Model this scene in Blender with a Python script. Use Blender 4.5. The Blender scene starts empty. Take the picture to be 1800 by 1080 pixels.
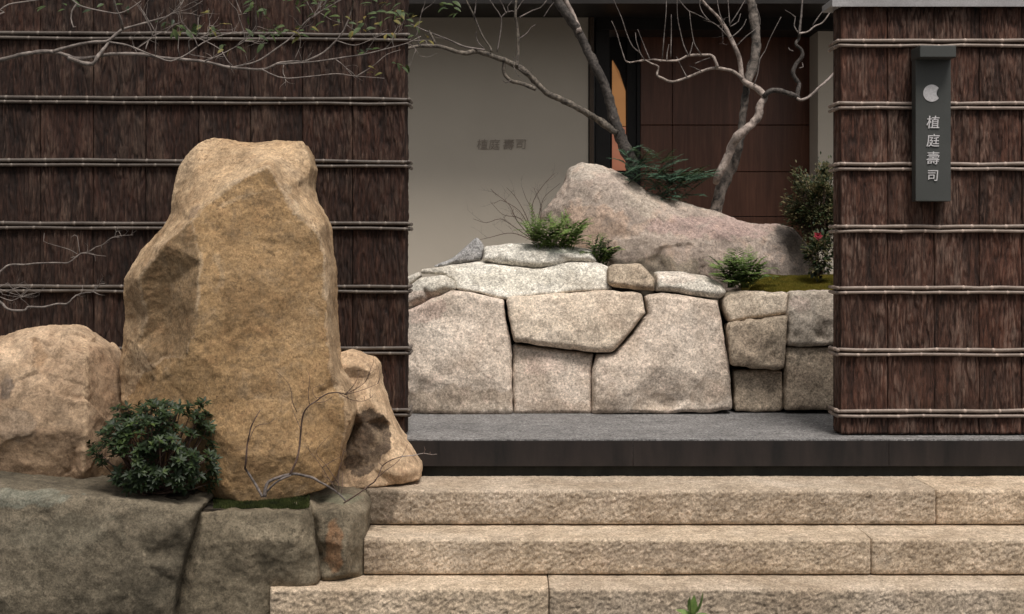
import bpy, bmesh, math, random, time
import numpy as np
from mathutils import Vector
from mathutils.geometry import delaunay_2d_cdt
T0 = time.time()
S = bpy.context.scene
C = S.collection
R = math.radians

# ------------------------------------------------------------------ camera, sky, sun, exposure
cam_data = bpy.data.cameras.new('camera')
cam_data.sensor_width = 36.0
cam_data.lens = 48.0
cam_data.shift_y = -110.0 / 1800.0
cam_data.clip_end = 500.0
cam_data.dof.use_dof = True
cam_data.dof.focus_distance = 6.6
cam_data.dof.aperture_fstop = 9.0
cam = bpy.data.objects.new('camera', cam_data)
cam.location = (0, 0, 1.0)
cam.rotation_euler = (R(90), 0, 0)
C.objects.link(cam)
S.camera = cam

world = bpy.data.worlds.new('World')
S.world = world
world.use_nodes = True
wn = world.node_tree
wn.nodes.clear()
sky = wn.nodes.new('ShaderNodeTexSky')
sky.sky_type = 'NISHITA'
sky.sun_disc = False
SUN_EL, SUN_AZ = 64.0, 158.0          # azimuth measured from +Y towards +X: behind and left of the camera
sky.sun_elevation = R(SUN_EL)
sky.sun_rotation = R(SUN_AZ)
sky.air_density = 1.6
sky.dust_density = 5.0
sky.ozone_density = 1.0
hsv = wn.nodes.new('ShaderNodeHueSaturation')
hsv.inputs['Saturation'].default_value = 0.07
bg = wn.nodes.new('ShaderNodeBackground')
bg.inputs['Strength'].default_value = 0.043
wo = wn.nodes.new('ShaderNodeOutputWorld')
wn.links.new(sky.outputs[0], hsv.inputs['Color'])
wn.links.new(hsv.outputs[0], bg.inputs['Color'])
wn.links.new(bg.outputs[0], wo.inputs['Surface'])

sun_data = bpy.data.lights.new('sun', 'SUN')
sun_data.energy = 1.5
sun_data.angle = R(20)
sun_data.color = (1.0, 0.94, 0.875)
sun = bpy.data.objects.new('sun', sun_data)
d = Vector((math.sin(R(SUN_AZ)) * math.cos(R(SUN_EL)), math.cos(R(SUN_AZ)) * math.cos(R(SUN_EL)), math.sin(R(SUN_EL))))
sun.rotation_euler = d.to_track_quat('Z', 'Y').to_euler()
sun.location = d * 20
C.objects.link(sun)

S.view_settings.view_transform = 'Standard'
S.view_settings.look = 'None'
S.view_settings.gamma = 1.0
S.view_settings.use_curve_mapping = False
S.view_settings.exposure = 1.15
S.render.engine = 'CYCLES'
S.cycles.max_bounces = 6

# ------------------------------------------------------------------ basic helpers
F_PX, CX, HY = 2400.0, 900.0, 430.0
def W(px, py, D):
    """the point of the place seen at photo pixel (px, py), D metres in front of the camera"""
    return ((px - CX) * D / F_PX, D, 1.0 - (py - HY) * D / F_PX)

def newobj(name, me, mat=None, parent=None, loc=None):
    o = bpy.data.objects.new(name, me)
    C.objects.link(o)
    if mat is not None and me is not None and len(me.materials) == 0:
        me.materials.append(mat)
    if parent is not None:
        o.parent = parent
    if loc is not None:
        o.location = loc
    return o

def tag(o, label=None, cat=None, group=None, kind=None):
    if label: o['label'] = label
    if cat: o['category'] = cat
    if group: o['group'] = group
    if kind: o['kind'] = kind
    return o

def empty(name, loc, label=None, cat=None, group=None, kind=None):
    o = bpy.data.objects.new(name, None)
    o.empty_display_size = 0.1
    o.location = loc
    C.objects.link(o)
    return tag(o, label, cat, group, kind)

def mk(name, V, F, mat, parent=None, smooth=False, origin=None, attr=None):
    """one mesh object from world-space vertices; its origin sits at its base"""
    V = np.asarray(V, dtype=np.float64).reshape(-1, 3)
    if origin is None:
        lo, hi = V.min(0), V.max(0)
        origin = np.array([(lo[0] + hi[0]) / 2, (lo[1] + hi[1]) / 2, lo[2]])
    origin = np.asarray(origin, dtype=np.float64)
    me = bpy.data.meshes.new(name)
    me.from_pydata((V - origin).tolist(), [], F if isinstance(F, list) else F.tolist())
    if smooth:
        me.polygons.foreach_set('use_smooth', [True] * len(me.polygons))
    if attr:
        for k, a in attr.items(): set_attr(me, k, a)
    me.update()
    o = newobj(name, me, mat, parent)
    p = np.array(parent.location) if parent is not None else 0.0
    o.location = tuple(origin - p)
    return o

def set_attr(me, key, a):
    a = np.asarray(a, dtype=np.float32)
    if a.ndim == 1:
        at = me.attributes.new(key, 'FLOAT', 'POINT')
        at.data.foreach_set('value', a)
    else:
        at = me.attributes.new(key, 'FLOAT_COLOR', 'POINT')
        at.data.foreach_set('color', a.ravel())

# vectorised noise
_rs = np.random.RandomState(7)
_perm = _rs.permutation(1024)
_g = _rs.normal(size=(1024, 3)); _g /= np.linalg.norm(_g, axis=1)[:, None]
_j = _rs.rand(1024, 3)
def _h(i, j, k):
    return _perm[(_perm[(_perm[i & 1023] + j) & 1023] + k) & 1023]
def perlin(p):
    f = np.floor(p).astype(np.int64); t = p - f
    u = t * t * t * (t * (t * 6 - 15) + 10)
    r = 0
    for dx in (0, 1):
        wx = u[:, 0] if dx else 1 - u[:, 0]
        for dy in (0, 1):
            wy = u[:, 1] if dy else 1 - u[:, 1]
            for dz in (0, 1):
                wz = u[:, 2] if dz else 1 - u[:, 2]
                g = _g[_h(f[:, 0] + dx, f[:, 1] + dy, f[:, 2] + dz)]
                r = r + wx * wy * wz * ((t[:, 0] - dx) * g[:, 0] + (t[:, 1] - dy) * g[:, 1] + (t[:, 2] - dz) * g[:, 2])
    return r * 1.5
def fbm(p, octv=4, gain=0.5, lac=2.03, ridge=False):
    a, s, r = 1.0, 0.0, 0
    for o in range(octv):
        n = perlin(p + 17.3 * o)
        r = r + a * ((1 - 2 * np.abs(n)) if ridge else n)
        s += a; a *= gain; p = p * lac
    return r / s
def worley(p):
    f = np.floor(p).astype(np.int64)
    best = np.full(len(p), 9.0)
    for dx in (-1, 0, 1):
        for dy in (-1, 0, 1):
            for dz in (-1, 0, 1):
                c = f + (dx, dy, dz)
                q = c + _j[_h(c[:, 0], c[:, 1], c[:, 2])]
                best = np.minimum(best, ((p - q) ** 2).sum(1))
    return np.sqrt(best)
def facets(p):
    """broken planes: every cell is a plane with a tilt of its own"""
    f = np.floor(p).astype(np.int64)
    best = np.full(len(p), 9.0); val = np.zeros(len(p))
    for dx in (-1, 0, 1):
        for dy in (-1, 0, 1):
            for dz in (-1, 0, 1):
                c = f + (dx, dy, dz)
                h = _h(c[:, 0], c[:, 1], c[:, 2])
                q = c + _j[h]
                dd = ((p - q) ** 2).sum(1)
                v = ((p - q) * _g[(h * 7 + 3) & 1023]).sum(1)
                m = dd < best
                best = np.where(m, dd, best); val = np.where(m, v, val)
    return val

# ------------------------------------------------------------------ materials
def lin(c):
    return tuple(((x / 255) / 12.92 if x <= 10 else (((x / 255) + 0.055) / 1.055) ** 2.4) for x in c)
def NM(name):
    m = bpy.data.materials.new(name); m.use_nodes = True
    nt = m.node_tree
    return m, nt, nt.nodes['Principled BSDF']
def node(nt, t, **kw):
    n = nt.nodes.new(t)
    for k, v in kw.items():
        if k.startswith('i_'):
            n.inputs[k[2:].replace('_', ' ')].default_value = v
        else:
            setattr(n, k, v)
    return n
def noise_n(nt, vec, scale, detail=4, rough=0.6, dist=0.0):
    n = node(nt, 'ShaderNodeTexNoise')
    n.inputs['Scale'].default_value = scale; n.inputs['Detail'].default_value = detail
    n.inputs['Roughness'].default_value = rough; n.inputs['Distortion'].default_value = dist
    nt.links.new(vec, n.inputs['Vector']); return n.outputs['Fac']
def ramp(nt, fac, stops):
    r = node(nt, 'ShaderNodeValToRGB')
    e = r.color_ramp.elements
    while len(e) < len(stops): e.new(0.5)
    for el, (p, c) in zip(e, stops):
        el.position = p; el.color = (c[0], c[1], c[2], 1) if hasattr(c, '__len__') else (c, c, c, 1)
    nt.links.new(fac, r.inputs['Fac']); return r.outputs['Color']
def mix(nt, fac, a, b, mode='MIX'):
    n = node(nt, 'ShaderNodeMix', data_type='RGBA', blend_type=mode)
    for sock, v in ((n.inputs[0], fac), (n.inputs[6], a), (n.inputs[7], b)):
        if hasattr(v, 'is_linked') or hasattr(v, 'links'): nt.links.new(v, sock)
        elif hasattr(v, '__len__'): sock.default_value = (v[0], v[1], v[2], 1)
        else: sock.default_value = v
    return n.outputs[2]
def bump(nt, bsdf, pairs):
    prev = None
    for h, st, dist in pairs:
        b = node(nt, 'ShaderNodeBump'); b.inputs['Strength'].default_value = st; b.inputs['Distance'].default_value = dist
        nt.links.new(h, b.inputs['Height'])
        if prev: nt.links.new(prev, b.inputs['Normal'])
        prev = b.outputs['Normal']
    nt.links.new(prev, bsdf.inputs['Normal'])
def coords(nt, scale=(1, 1, 1)):
    g = node(nt, 'ShaderNodeNewGeometry')          # world position: neighbours cut from one kind of stone still differ
    m = node(nt, 'ShaderNodeMapping'); m.inputs['Scale'].default_value = scale
    nt.links.new(g.outputs['Position'], m.inputs['Vector']); return m.outputs['Vector']

def rock_mat(name, light, mid, dark, spot, speck=0.35, grain=150, spotamt=0.5, bumpk=1.0, rough=0.9):
    m, nt, b = NM(name)
    v = coords(nt)
    big = noise_n(nt, v, 2.6, 5, 0.62, 0.6)
    c = ramp(nt, big, [(0.32, dark), (0.5, mid), (0.68, light)])
    n2 = noise_n(nt, v, 11, 8, 0.78, 0.3)
    n3 = noise_n(nt, v, 32, 8, 0.85)
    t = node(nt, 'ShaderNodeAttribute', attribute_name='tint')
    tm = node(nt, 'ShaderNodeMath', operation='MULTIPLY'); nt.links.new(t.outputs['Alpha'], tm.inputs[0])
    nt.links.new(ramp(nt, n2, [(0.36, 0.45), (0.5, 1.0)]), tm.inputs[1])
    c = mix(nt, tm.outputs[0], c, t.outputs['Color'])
    mid2 = noise_n(nt, v, 4.6, 4, 0.65, 0.8)
    c = mix(nt, 0.8 if speck < 0.3 else 0.25, c, ramp(nt, mid2, [(0.32, (0.58, 0.54, 0.50)), (0.5, (1.0, 1.0, 1.0)), (0.68, (1.25, 1.24, 1.22))]), 'MULTIPLY')
    c = mix(nt, ramp(nt, n2, [(0.52, 0.0), (0.66, spotamt)]), c, spot)
    c = mix(nt, 0.6, c, ramp(nt, n2, [(0.36, 0.55), (0.5, 1.0), (0.64, 1.35)]), 'MULTIPLY')
    c = mix(nt, 0.7, c, ramp(nt, n3, [(0.34, 0.5), (0.5, 1.0), (0.66, 1.4)]), 'MULTIPLY')
    sp = noise_n(nt, v, 42, 5, 0.7)
    clus = noise_n(nt, v, 5.5, 3, 0.6)
    sm = node(nt, 'ShaderNodeMath', operation='MULTIPLY'); nt.links.new(ramp(nt, sp, [(0.55, 0.0), (0.63, min(1, 1.5 * spotamt))]), sm.inputs[0]); nt.links.new(ramp(nt, clus, [(0.42, 0.1), (0.6, 1.0)]), sm.inputs[1])
    c = mix(nt, sm.outputs[0], c, tuple(x * 0.42 for x in dark))
    g1 = noise_n(nt, v, grain * 0.52, 5, 0.85)
    c = mix(nt, min(1, speck * 1.3), c, ramp(nt, g1, [(0.38, 0.25), (0.5, 1.0), (0.62, 1.75)]), 'MULTIPLY')
    vo = node(nt, 'ShaderNodeTexVoronoi', feature='F1'); vo.inputs['Scale'].default_value = grain * 0.55
    nt.links.new(v, vo.inputs['Vector'])
    c = mix(nt, speck * 0.8, c, ramp(nt, vo.outputs['Color'], [(0.1, 0.35), (0.5, 1.0), (0.95, 1.4)]), 'MULTIPLY')
    oi = node(nt, 'ShaderNodeObjectInfo')
    c = mix(nt, 1.0, c, ramp(nt, oi.outputs['Random'], [(0.0, (0.88, 0.88, 0.89)), (0.5, (1.02, 1.0, 0.97)), (1.0, (1.10, 1.07, 1.05))]), 'MULTIPLY')
    nt.links.new(c, b.inputs['Base Color'])
    b.inputs['Roughness'].default_value = rough
    b.inputs['Specular IOR Level'].default_value = 0.25
    bump(nt, b, [(n2, 0.5 * bumpk, 0.02), (n3, 0.6 * bumpk, 0.010), (g1, 0.6 * bumpk, 0.003)])
    return m

M = {}
M['golden'] = rock_mat('golden_sandstone', (0.60, 0.44, 0.285), (0.50, 0.35, 0.21), (0.38, 0.245, 0.135), (0.25, 0.14, 0.07), 0.28, 190, 0.5)
M['golden_pale'] = rock_mat('pale_golden_stone', (0.52, 0.39, 0.275), (0.42, 0.30, 0.20), (0.30, 0.205, 0.135), (0.23, 0.14, 0.09), 0.25, 190, 0.35)
M['granite'] = rock_mat('beige_granite', (0.64, 0.56, 0.485), (0.56, 0.475, 0.40), (0.43, 0.35, 0.28), (0.57, 0.44, 0.38), 0.4, 170, 0.35)
M['granite_warm'] = rock_mat('warm_granite', (0.61, 0.53, 0.44), (0.54, 0.46, 0.37), (0.43, 0.35, 0.275), (0.52, 0.45, 0.35), 0.4, 170, 0.3)
M['granite_pale'] = rock_mat('pale_granite', (0.66, 0.63, 0.57), (0.56, 0.53, 0.47), (0.46, 0.42, 0.36), (0.62, 0.60, 0.56), 0.5, 170, 0.3)
M['granite_dark'] = rock_mat('weathered_granite', (0.46, 0.385, 0.30), (0.385, 0.315, 0.24), (0.29, 0.23, 0.175), (0.42, 0.33, 0.25), 0.5, 170, 0.3)
M['granite_blue'] = rock_mat('blue_grey_granite', (0.45, 0.45, 0.43), (0.38, 0.37, 0.36), (0.30, 0.28, 0.27), (0.42, 0.38, 0.36), 0.55, 170, 0.3)
M['pink_boulder'] = rock_mat('pinkish_boulder', (0.46, 0.385, 0.325), (0.39, 0.32, 0.27), (0.29, 0.235, 0.20), (0.40, 0.28, 0.21), 0.3, 170, 0.5)
M['retain'] = rock_mat('grey_brown_stone', (0.235, 0.198, 0.142), (0.165, 0.137, 0.096), (0.095, 0.080, 0.056), (0.235, 0.19, 0.135), 0.33, 200, 0.4)
M['step'] = rock_mat('sandy_step_granite', (0.58, 0.475, 0.365), (0.50, 0.40, 0.295), (0.40, 0.31, 0.22), (0.50, 0.385, 0.31), 0.42, 210, 0.3, 1.0)

# ------------------------------------------------------------------ rocks
def sub_outline(P, step=14.0, jit=1.6, seed=0, keep=None):
    rnd = random.Random(seed); out = []
    n = len(P)
    for i in range(n):
        a, b = P[i], P[(i + 1) % n]
        L = math.hypot(b[0] - a[0], b[1] - a[1]); k = max(1, int(L / step))
        for q in range(k):
            t = q / k
            jx = rnd.uniform(-jit, jit) if q else 0; jy = rnd.uniform(-jit, jit) if q else 0
            row = [a[j] + (b[j] - a[j]) * t for j in range(len(a))]
            row[0] += jx; row[1] += jy; out.append(tuple(row))
    return out

def voxel(V, F, size):
    me = bpy.data.meshes.new('tmp'); me.from_pydata(V, [], F); me.update()
    bm = bmesh.new(); bm.from_mesh(me)
    bmesh.ops.triangulate(bm, faces=bm.faces); bmesh.ops.recalc_face_normals(bm, faces=bm.faces)
    bm.to_mesh(me); bm.free()
    o = bpy.data.objects.new('tmp', me); C.objects.link(o)
    md = o.modifiers.new('r', 'REMESH'); md.mode = 'VOXEL'; md.voxel_size = size; md.adaptivity = 0
    dg = bpy.context.evaluated_depsgraph_get()
    out = bpy.data.meshes.new_from_object(o.evaluated_get(dg))
    bpy.data.objects.remove(o); bpy.data.meshes.remove(me)
    return out

def mesh_np(me):
    v = np.empty(len(me.vertices) * 3); me.vertices.foreach_get('co', v); return v.reshape(-1, 3)
def edges_np(me):
    e = np.empty(len(me.edges) * 2, dtype=np.int64); me.edges.foreach_get('vertices', e); return e.reshape(-1, 2)
def smooth_np(v, e, it, lam=0.6):
    n = len(v); cnt = np.bincount(e.ravel(), minlength=n)[:, None].clip(1)
    for _ in range(it):
        s = np.empty_like(v)
        for k in range(3):
            s[:, k] = np.bincount(e[:, 0], v[e[:, 1], k], n) + np.bincount(e[:, 1], v[e[:, 0], k], n)
        v = v + lam * (s / cnt - v)
    return v
def normals_np(me, v):
    me.vertices.foreach_set('co', v.ravel()); me.update()
    n = np.empty(len(v) * 3); me.vertex_normals.foreach_get('vector', n)
    return n.reshape(-1, 3)

def roughen(me, seed, amp=(0.02, 0.008, 0.004), smooth=3, scale=(2.5, 9.0, 32.0), scallop=0.0, scallop_s=14.0, facet=0.0, facet_s=6.0, post=1, blobs=()):
    v = mesh_np(me); e = edges_np(me)
    v = smooth_np(v, e, smooth)
    n = normals_np(me, v)
    off = np.array([seed * 3.17, seed * 1.31, seed * 5.7])
    w = np.stack([perlin(v * 5 + off + k * 31) for k in range(3)], 1) * 0.03
    h = amp[0] * fbm(v * scale[0] + off, 3)
    h += amp[1] * fbm(v * scale[1] + off + 5, 3, ridge=True)
    if facet:
        h += facet / facet_s * 3 * facets((v + w) * facet_s + off)
    if scallop:
        mask = np.clip(0.5 + 1.6 * perlin(v * 1.9 + off + 9), 0.05, 1)
        h += scallop * mask * (worley((v + w) * scallop_s + off) - 0.45)
    for (bx, by, rx, ry, D, a) in blobs:       # local chips and swellings (pixel position, radius, depth in metres)
        c = np.array(W(bx, by, D)); q = D / F_PX
        rr = ((v[:, 0] - c[0]) / (rx * q)) ** 2 + ((v[:, 2] - c[2]) / (ry * q)) ** 2
        h += a * np.exp(-rr * 1.2) * (n[:, 1] < 0.2)
    v = v + n * h[:, None]
    if post: v = smooth_np(v, e, post, 0.5)
    n = normals_np(me, v)
    v = v + n * (amp[2] * fbm(v * scale[2] + off + 11, 3, 0.65))[:, None]
    return v

def tint_np(v, stains, D):  # tint regions: mineral stains, plus some shade painted into the colour
    t = np.zeros((len(v), 4), dtype=np.float32)
    if not stains: return t
    late = []
    px = CX + v[:, 0] * F_PX / v[:, 1]; py = HY + (1.0 - v[:, 2]) * F_PX / v[:, 1]
    wob = perlin(v * 9 + 3.3) * 0.5 + perlin(v * 23 + 3.3) * 0.35
    lines = [s for s in stains if len(s) == 4]
    for (pts, wd, col, al) in lines:
        dm = np.full(len(v), 1e9)
        qx = px + 5 * perlin(v * 22 + 5.7); qy = py + 5 * perlin(v * 22 + 2.7)
        for (x0, y0), (x1, y1) in zip(pts[:-1], pts[1:]):
            L2 = (x1 - x0) ** 2 + (y1 - y0) ** 2
            tt = np.clip(((qx - x0) * (x1 - x0) + (qy - y0) * (y1 - y0)) / L2, 0, 1)
            dm = np.minimum(dm, np.hypot(qx - x0 - tt * (x1 - x0), qy - y0 - tt * (y1 - y0)))
        wv = wd * (0.6 + 1.6 * np.clip(perlin(v * 7 + 4.1) + .4, 0, 1))
        k = al * np.clip((wv - dm) / 2.0, 0, 1) * (v[:, 1] < D + 0.4)
        late.append((k, col))
    polys = [s for s in stains if len(s) == 3]; stains = [s for s in stains if len(s) == 6]
    wx = px + 7 * perlin(v * 12 + 1.7) + 3 * perlin(v * 40 + 1.7); wy = py + 7 * perlin(v * 12 + 8.7) + 3 * perlin(v * 40 + 8.7)
    for (poly, col, a) in polys:
        ins = np.zeros(len(v), dtype=bool)
        for i in range(len(poly)):
            (x0, y0), (x1, y1) = poly[i - 1], poly[i]
            if y0 == y1: continue
            ins ^= ((y0 > wy) != (y1 > wy)) & (wx < (x1 - x0) * (wy - y0) / (y1 - y0) + x0)
        k = a * ins * (v[:, 1] < D + 0.3)
        t[:, :3] = np.where((k > 0)[:, None], np.array(col, dtype=np.float32), t[:, :3]); t[:, 3] = np.maximum(t[:, 3], k)
    for (sx, sy, rx, ry, col, a) in stains:
        r = np.sqrt(((px - sx) / rx) ** 2 + ((py - sy) / ry) ** 2) + wob
        k = a * np.clip((1.1 - r) / 0.16, 0, 1) * (v[:, 1] < D + 0.3)
        t[:, :3] = np.where((k > t[:, 3])[:, None], np.array(col, dtype=np.float32), t[:, :3])
        t[:, 3] = np.maximum(t[:, 3], k)
    for (k, col) in late:
        k1 = k[:, None]; a0 = t[:, 3:4].copy()
        t[:, :3] = np.where(a0 > 0.02, t[:, :3] * (1 - k1) + np.array(col, dtype=np.float32) * k1, np.array(col, dtype=np.float32))
        t[:, 3] = np.maximum(t[:, 3], k)
    return t

def rock(name, outline, inner, D, thick, mat, parent=None, seed=1, vox=0.012, ridges=(), stains=(), jit=1.5, step=14, back=0.85, lean=None, **kw):
    """a solid stone. outline and inner points: (px, py, metres behind depth D)"""
    O = sub_outline([(p[0], p[1], p[2] if len(p) > 2 else 0.0) for p in outline], step, jit, seed)
    I = [tuple(p) for p in inner]
    pts = O + I; n = len(O)
    ed = [(i, (i + 1) % n) for i in range(n)]
    for r in ridges:
        ed += [(n + a, n + b) for a, b in zip(r[:-1], r[1:])]
    vo, eo, fo, ov, oe, of = delaunay_2d_cdt([Vector((p[0], p[1])) for p in pts], ed, [], 1, 1e-4)
    V = []
    for k, v2 in enumerate(vo):
        if ov[k]: dd = pts[ov[k][0]][2]
        else: dd = min(pts, key=lambda q: (q[0] - v2.x) ** 2 + (q[1] - v2.y) ** 2)[2]
        ln = lean(v2.x, v2.y) if lean else 0.0
        V.append(W(v2.x, v2.y, D + dd + ln))
    F = [list(f) for f in fo]
    from collections import Counter
    cnt = Counter(); dirn = {}
    for f in F:
        for a, b in zip(f, f[1:] + f[:1]):
            cnt[frozenset((a, b))] += 1; dirn[frozenset((a, b))] = (a, b)
    bed = [dirn[k] for k, c in cnt.items() if c == 1]
    cx = sum(v[0] for v in V) / len(V); cz = sum(v[2] for v in V) / len(V)
    rings = []
    bidx = sorted({a for ab in bed for a in ab})
    ymax = max(V[i][1] for i in bidx)
    m1, m2 = {}, {}
    for i in bidx:
        x, y, z = V[i]
        m1[i] = len(V); V.append((cx + (x - cx) * 0.985, y + (max(y, ymax * 0.5 + y * 0.5) - y) + thick * 0.45, cz + (z - cz) * 0.985))
        m2[i] = len(V); V.append((cx + (x - cx) * back, max(y, ymax) * 0.6 + y * 0.4 + thick, cz + (z - cz) * back))
    ctr = len(V); V.append((cx, ymax + thick, cz))
    for a, b in bed:
        F.append([b, a, m1[a], m1[b]]); F.append([m1[b], m1[a], m2[a], m2[b]]); F.append([m2[b], m2[a], ctr])
    me = voxel(V, F, vox)
    me.name = name
    v = roughen(me, seed, **kw)
    t = tint_np(v, stains, D)
    lo, hi = v.min(0), v.max(0)
    org = np.array([(lo[0] + hi[0]) / 2, (lo[1] + hi[1]) / 2, lo[2]])
    me.vertices.foreach_set('co', (v - org).ravel())
    me.polygons.foreach_set('use_smooth', [True] * len(me.polygons))
    set_attr(me, 'tint', t)
    me.update()
    me.materials.clear()
    o = newobj(name, me, mat, parent)
    p = np.array(parent.location) if parent is not None else 0.0
    o.location = tuple(org - p)
    return o

def inset(P, b, ub=None, tb=None):
    n = len(P); area = sum(P[i][0] * P[(i + 1) % n][1] - P[(i + 1) % n][0] * P[i][1] for i in range(n))
    sgn = 1 if area > 0 else -1
    out = []
    for i in range(n):
        a, p, c = P[i - 1], P[i], P[(i + 1) % n]
        n1 = (-(p[1] - a[1]), p[0] - a[0]); n2 = (-(c[1] - p[1]), c[0] - p[0])
        l1 = math.hypot(*n1) or 1; l2 = math.hypot(*n2) or 1
        nx, ny = n1[0] / l1 + n2[0] / l2, n1[1] / l1 + n2[1] / l2
        l = math.hypot(nx, ny) or 1; nx /= l; ny /= l
        k = 1 / max(0.5, (n1[0] * nx + n1[1] * ny) / l1)
        iy = sgn * ny; bb = b                       # iy > 0: this part of the outline faces up
        if iy > 0.5 and tb is not None: bb = b + (tb - b) * min(1, (iy - .5) * 3)
        if iy < -0.5 and ub is not None: bb = b + (ub - b) * min(1, (-iy - .5) * 3)
        out.append((p[0] + sgn * nx * b * k, p[1] + iy * bb * k))
    return out

def block(name, poly, inner, D, thick, mat, parent, bevel=7, bd=0.03, gap=0.6, ub=None, tb=None, ll=0.0, bu=None, bt=None, **kw):
    """a wall stone: outline, then a rounded arris, then a face that may swell or hollow (inner points)"""
    P = inset(poly, gap)
    P = [(q[0], q[1]) for q in sub_outline(P, 16, 1.2, kw.get('seed', 1))]
    bevel *= 0.6; bd *= 0.6
    Q = inset(P, bevel, ub, tb)
    cy = sum(q[1] for q in P) / len(P)
    def dep(i):
        dy = P[i][1] - Q[i][1]
        if dy > 0.8 * bevel and bu is not None: return bu
        if dy < -0.8 * bevel and bt is not None: return bt
        return bd
    pts = [(a[0], a[1], dep(i)) for i, a in enumerate(P)]
    base_lean = kw.pop('lean', None)
    kw['lean'] = lambda x, y: (base_lean(x, y) if base_lean else 0.0) + ll * (cy - y)
    inn = [(q[0], q[1], 0.0) for q in Q]
    kw.setdefault('smooth', 1); kw['step'] = 1e9; kw['jit'] = 0
    return rock(name, pts, inn + list(inner), D, thick, mat, parent, **kw)

M['wedge'] = rock_mat('pale_wedge_stone', (0.62, 0.48, 0.33), (0.52, 0.38, 0.25), (0.40, 0.28, 0.18), (0.30, 0.19, 0.12), 0.25, 190, 0.35)
# ------------------------------------------------------------------ setting: street, terrace
def box(x0, x1, y0, y1, z0, z1):
    V = [(x, y, z) for x in (x0, x1) for y in (y0, y1) for z in (z0, z1)]
    F = [[0, 1, 3, 2], [4, 6, 7, 5], [0, 4, 5, 1], [2, 3, 7, 6], [0, 2, 6, 4], [1, 5, 7, 3]]
    return V, F
def join(parts):
    V, F = [], []
    for v, f in parts:
        k = len(V); V += list(v); F += [[i + k for i in q] for q in f]
    return V, F
def boxo(name, x0, x1, y0, y1, z0, z1, mat, parent=None, bev=0.0):
    V, F = box(x0, x1, y0, y1, z0, z1)
    o = mk(name, V, F, mat, parent)
    if bev:
        m = o.modifiers.new('bevel', 'BEVEL'); m.width = bev; m.segments = 2
    return o
def simple_mat(name, c1, c2, scale=(6, 6, 6), rough=0.7, det=6, fine=120, bumps=0.2, spec=0.3, metal=0.0, lo=0.35, hi=0.65):
    m, nt, b = NM(name)
    v = coords(nt, scale); w = coords(nt)
    n = noise_n(nt, v, 1.0, det, 0.65, 0.3); f = noise_n(nt, w, fine, 3, 0.7)
    c = ramp(nt, n, [(lo, c1), (hi, c2)])
    c = mix(nt, 0.3, c, ramp(nt, f, [(0.35, 0.5), (0.5, 1.0), (0.65, 1.4)]), 'MULTIPLY')
    nt.links.new(c, b.inputs['Base Color'])
    b.inputs['Roughness'].default_value = rough; b.inputs['Specular IOR Level'].default_value = spec; b.inputs['Metallic'].default_value = metal
    if bumps: bump(nt, b, [(n, bumps, 0.01), (f, bumps, 0.002)])
    return m
M['street'] = simple_mat('street_asphalt', (0.045, 0.045, 0.045), (0.06, 0.058, 0.055), (3, 3, 3), 0.9, fine=90)
M['terrace'] = rock_mat('flamed_grey_granite', (0.20, 0.195, 0.195), (0.175, 0.171, 0.171), (0.145, 0.142, 0.143), (0.19, 0.185, 0.185), 0.75, 150, 0.3, 0.6, 0.75)
M['fascia'] = simple_mat('dark_stained_steel', (0.005, 0.004, 0.004), (0.024, 0.017, 0.015), (7, 7, 1.2), 0.45, bumps=0.05, spec=0.45)
M['fascia_low'] = simple_mat('dark_recess', (0.010, 0.010, 0.008), (0.022, 0.022, 0.017), (9, 9, 2), 0.8, bumps=0.1)
M['soil'] = simple_mat('dark_soil', (0.015, 0.011, 0.008), (0.05, 0.038, 0.025), (14, 14, 14), 0.95, bumps=0.8, fine=60)
M['plaster'] = simple_mat('beige_plaster', (0.56, 0.49, 0.40), (0.60, 0.525, 0.43), (1.5, 1.5, 1.5), 0.85, fine=300, bumps=0.05)
M['black_steel'] = simple_mat('black_steel', (0.014, 0.011, 0.010), (0.022, 0.018, 0.016), (4, 4, 4), 0.5, bumps=0.03)
M['coping'] = simple_mat('zinc_coping', (0.26, 0.245, 0.245), (0.34, 0.325, 0.325), (4, 4, 4), 0.45, bumps=0.03, spec=0.5)
M['sign'] = simple_mat('sign_grey_metal', (0.050, 0.052, 0.048), (0.062, 0.063, 0.059), (3, 3, 3), 0.55, bumps=0.02, fine=500)
M['print'] = simple_mat('sign_lettering', (0.50, 0.48, 0.48), (0.56, 0.54, 0.54), (3, 3, 3), 0.6, bumps=0)
M['wall_print'] = simple_mat('wall_lettering', (0.33, 0.27, 0.22), (0.40, 0.335, 0.275), (9, 9, 9), 0.7, bumps=0)

V, F = box(-150, 150, -150, 150, -1.1, -0.71)
tag(mk('street', V, F, M['street']), kind='structure')

terr = empty('terrace', (0, 7, 0), kind='structure')
tf = boxo('terrace_floor', -6, 9, 7.0, 13.5, -0.10, 0.0, M['terrace'], terr); set_attr(tf.data, 'tint', np.zeros((8, 4)))
def seg_fascia():
    for x0, x1 in ((-3.0, -1.2), (-1.2, 0.62), (0.62, 1.93), (1.93, 4.2)):
        boxo('fascia_plate', x0 + 0.0015, x1 - 0.0015, 6.99, 7.05, -0.135, -0.006, M['fascia'], terr)
    boxo('fascia_base', -4, 5, 7.02, 7.2, -0.72, -0.139, M['fascia_low'], terr)
seg_fascia()

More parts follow.
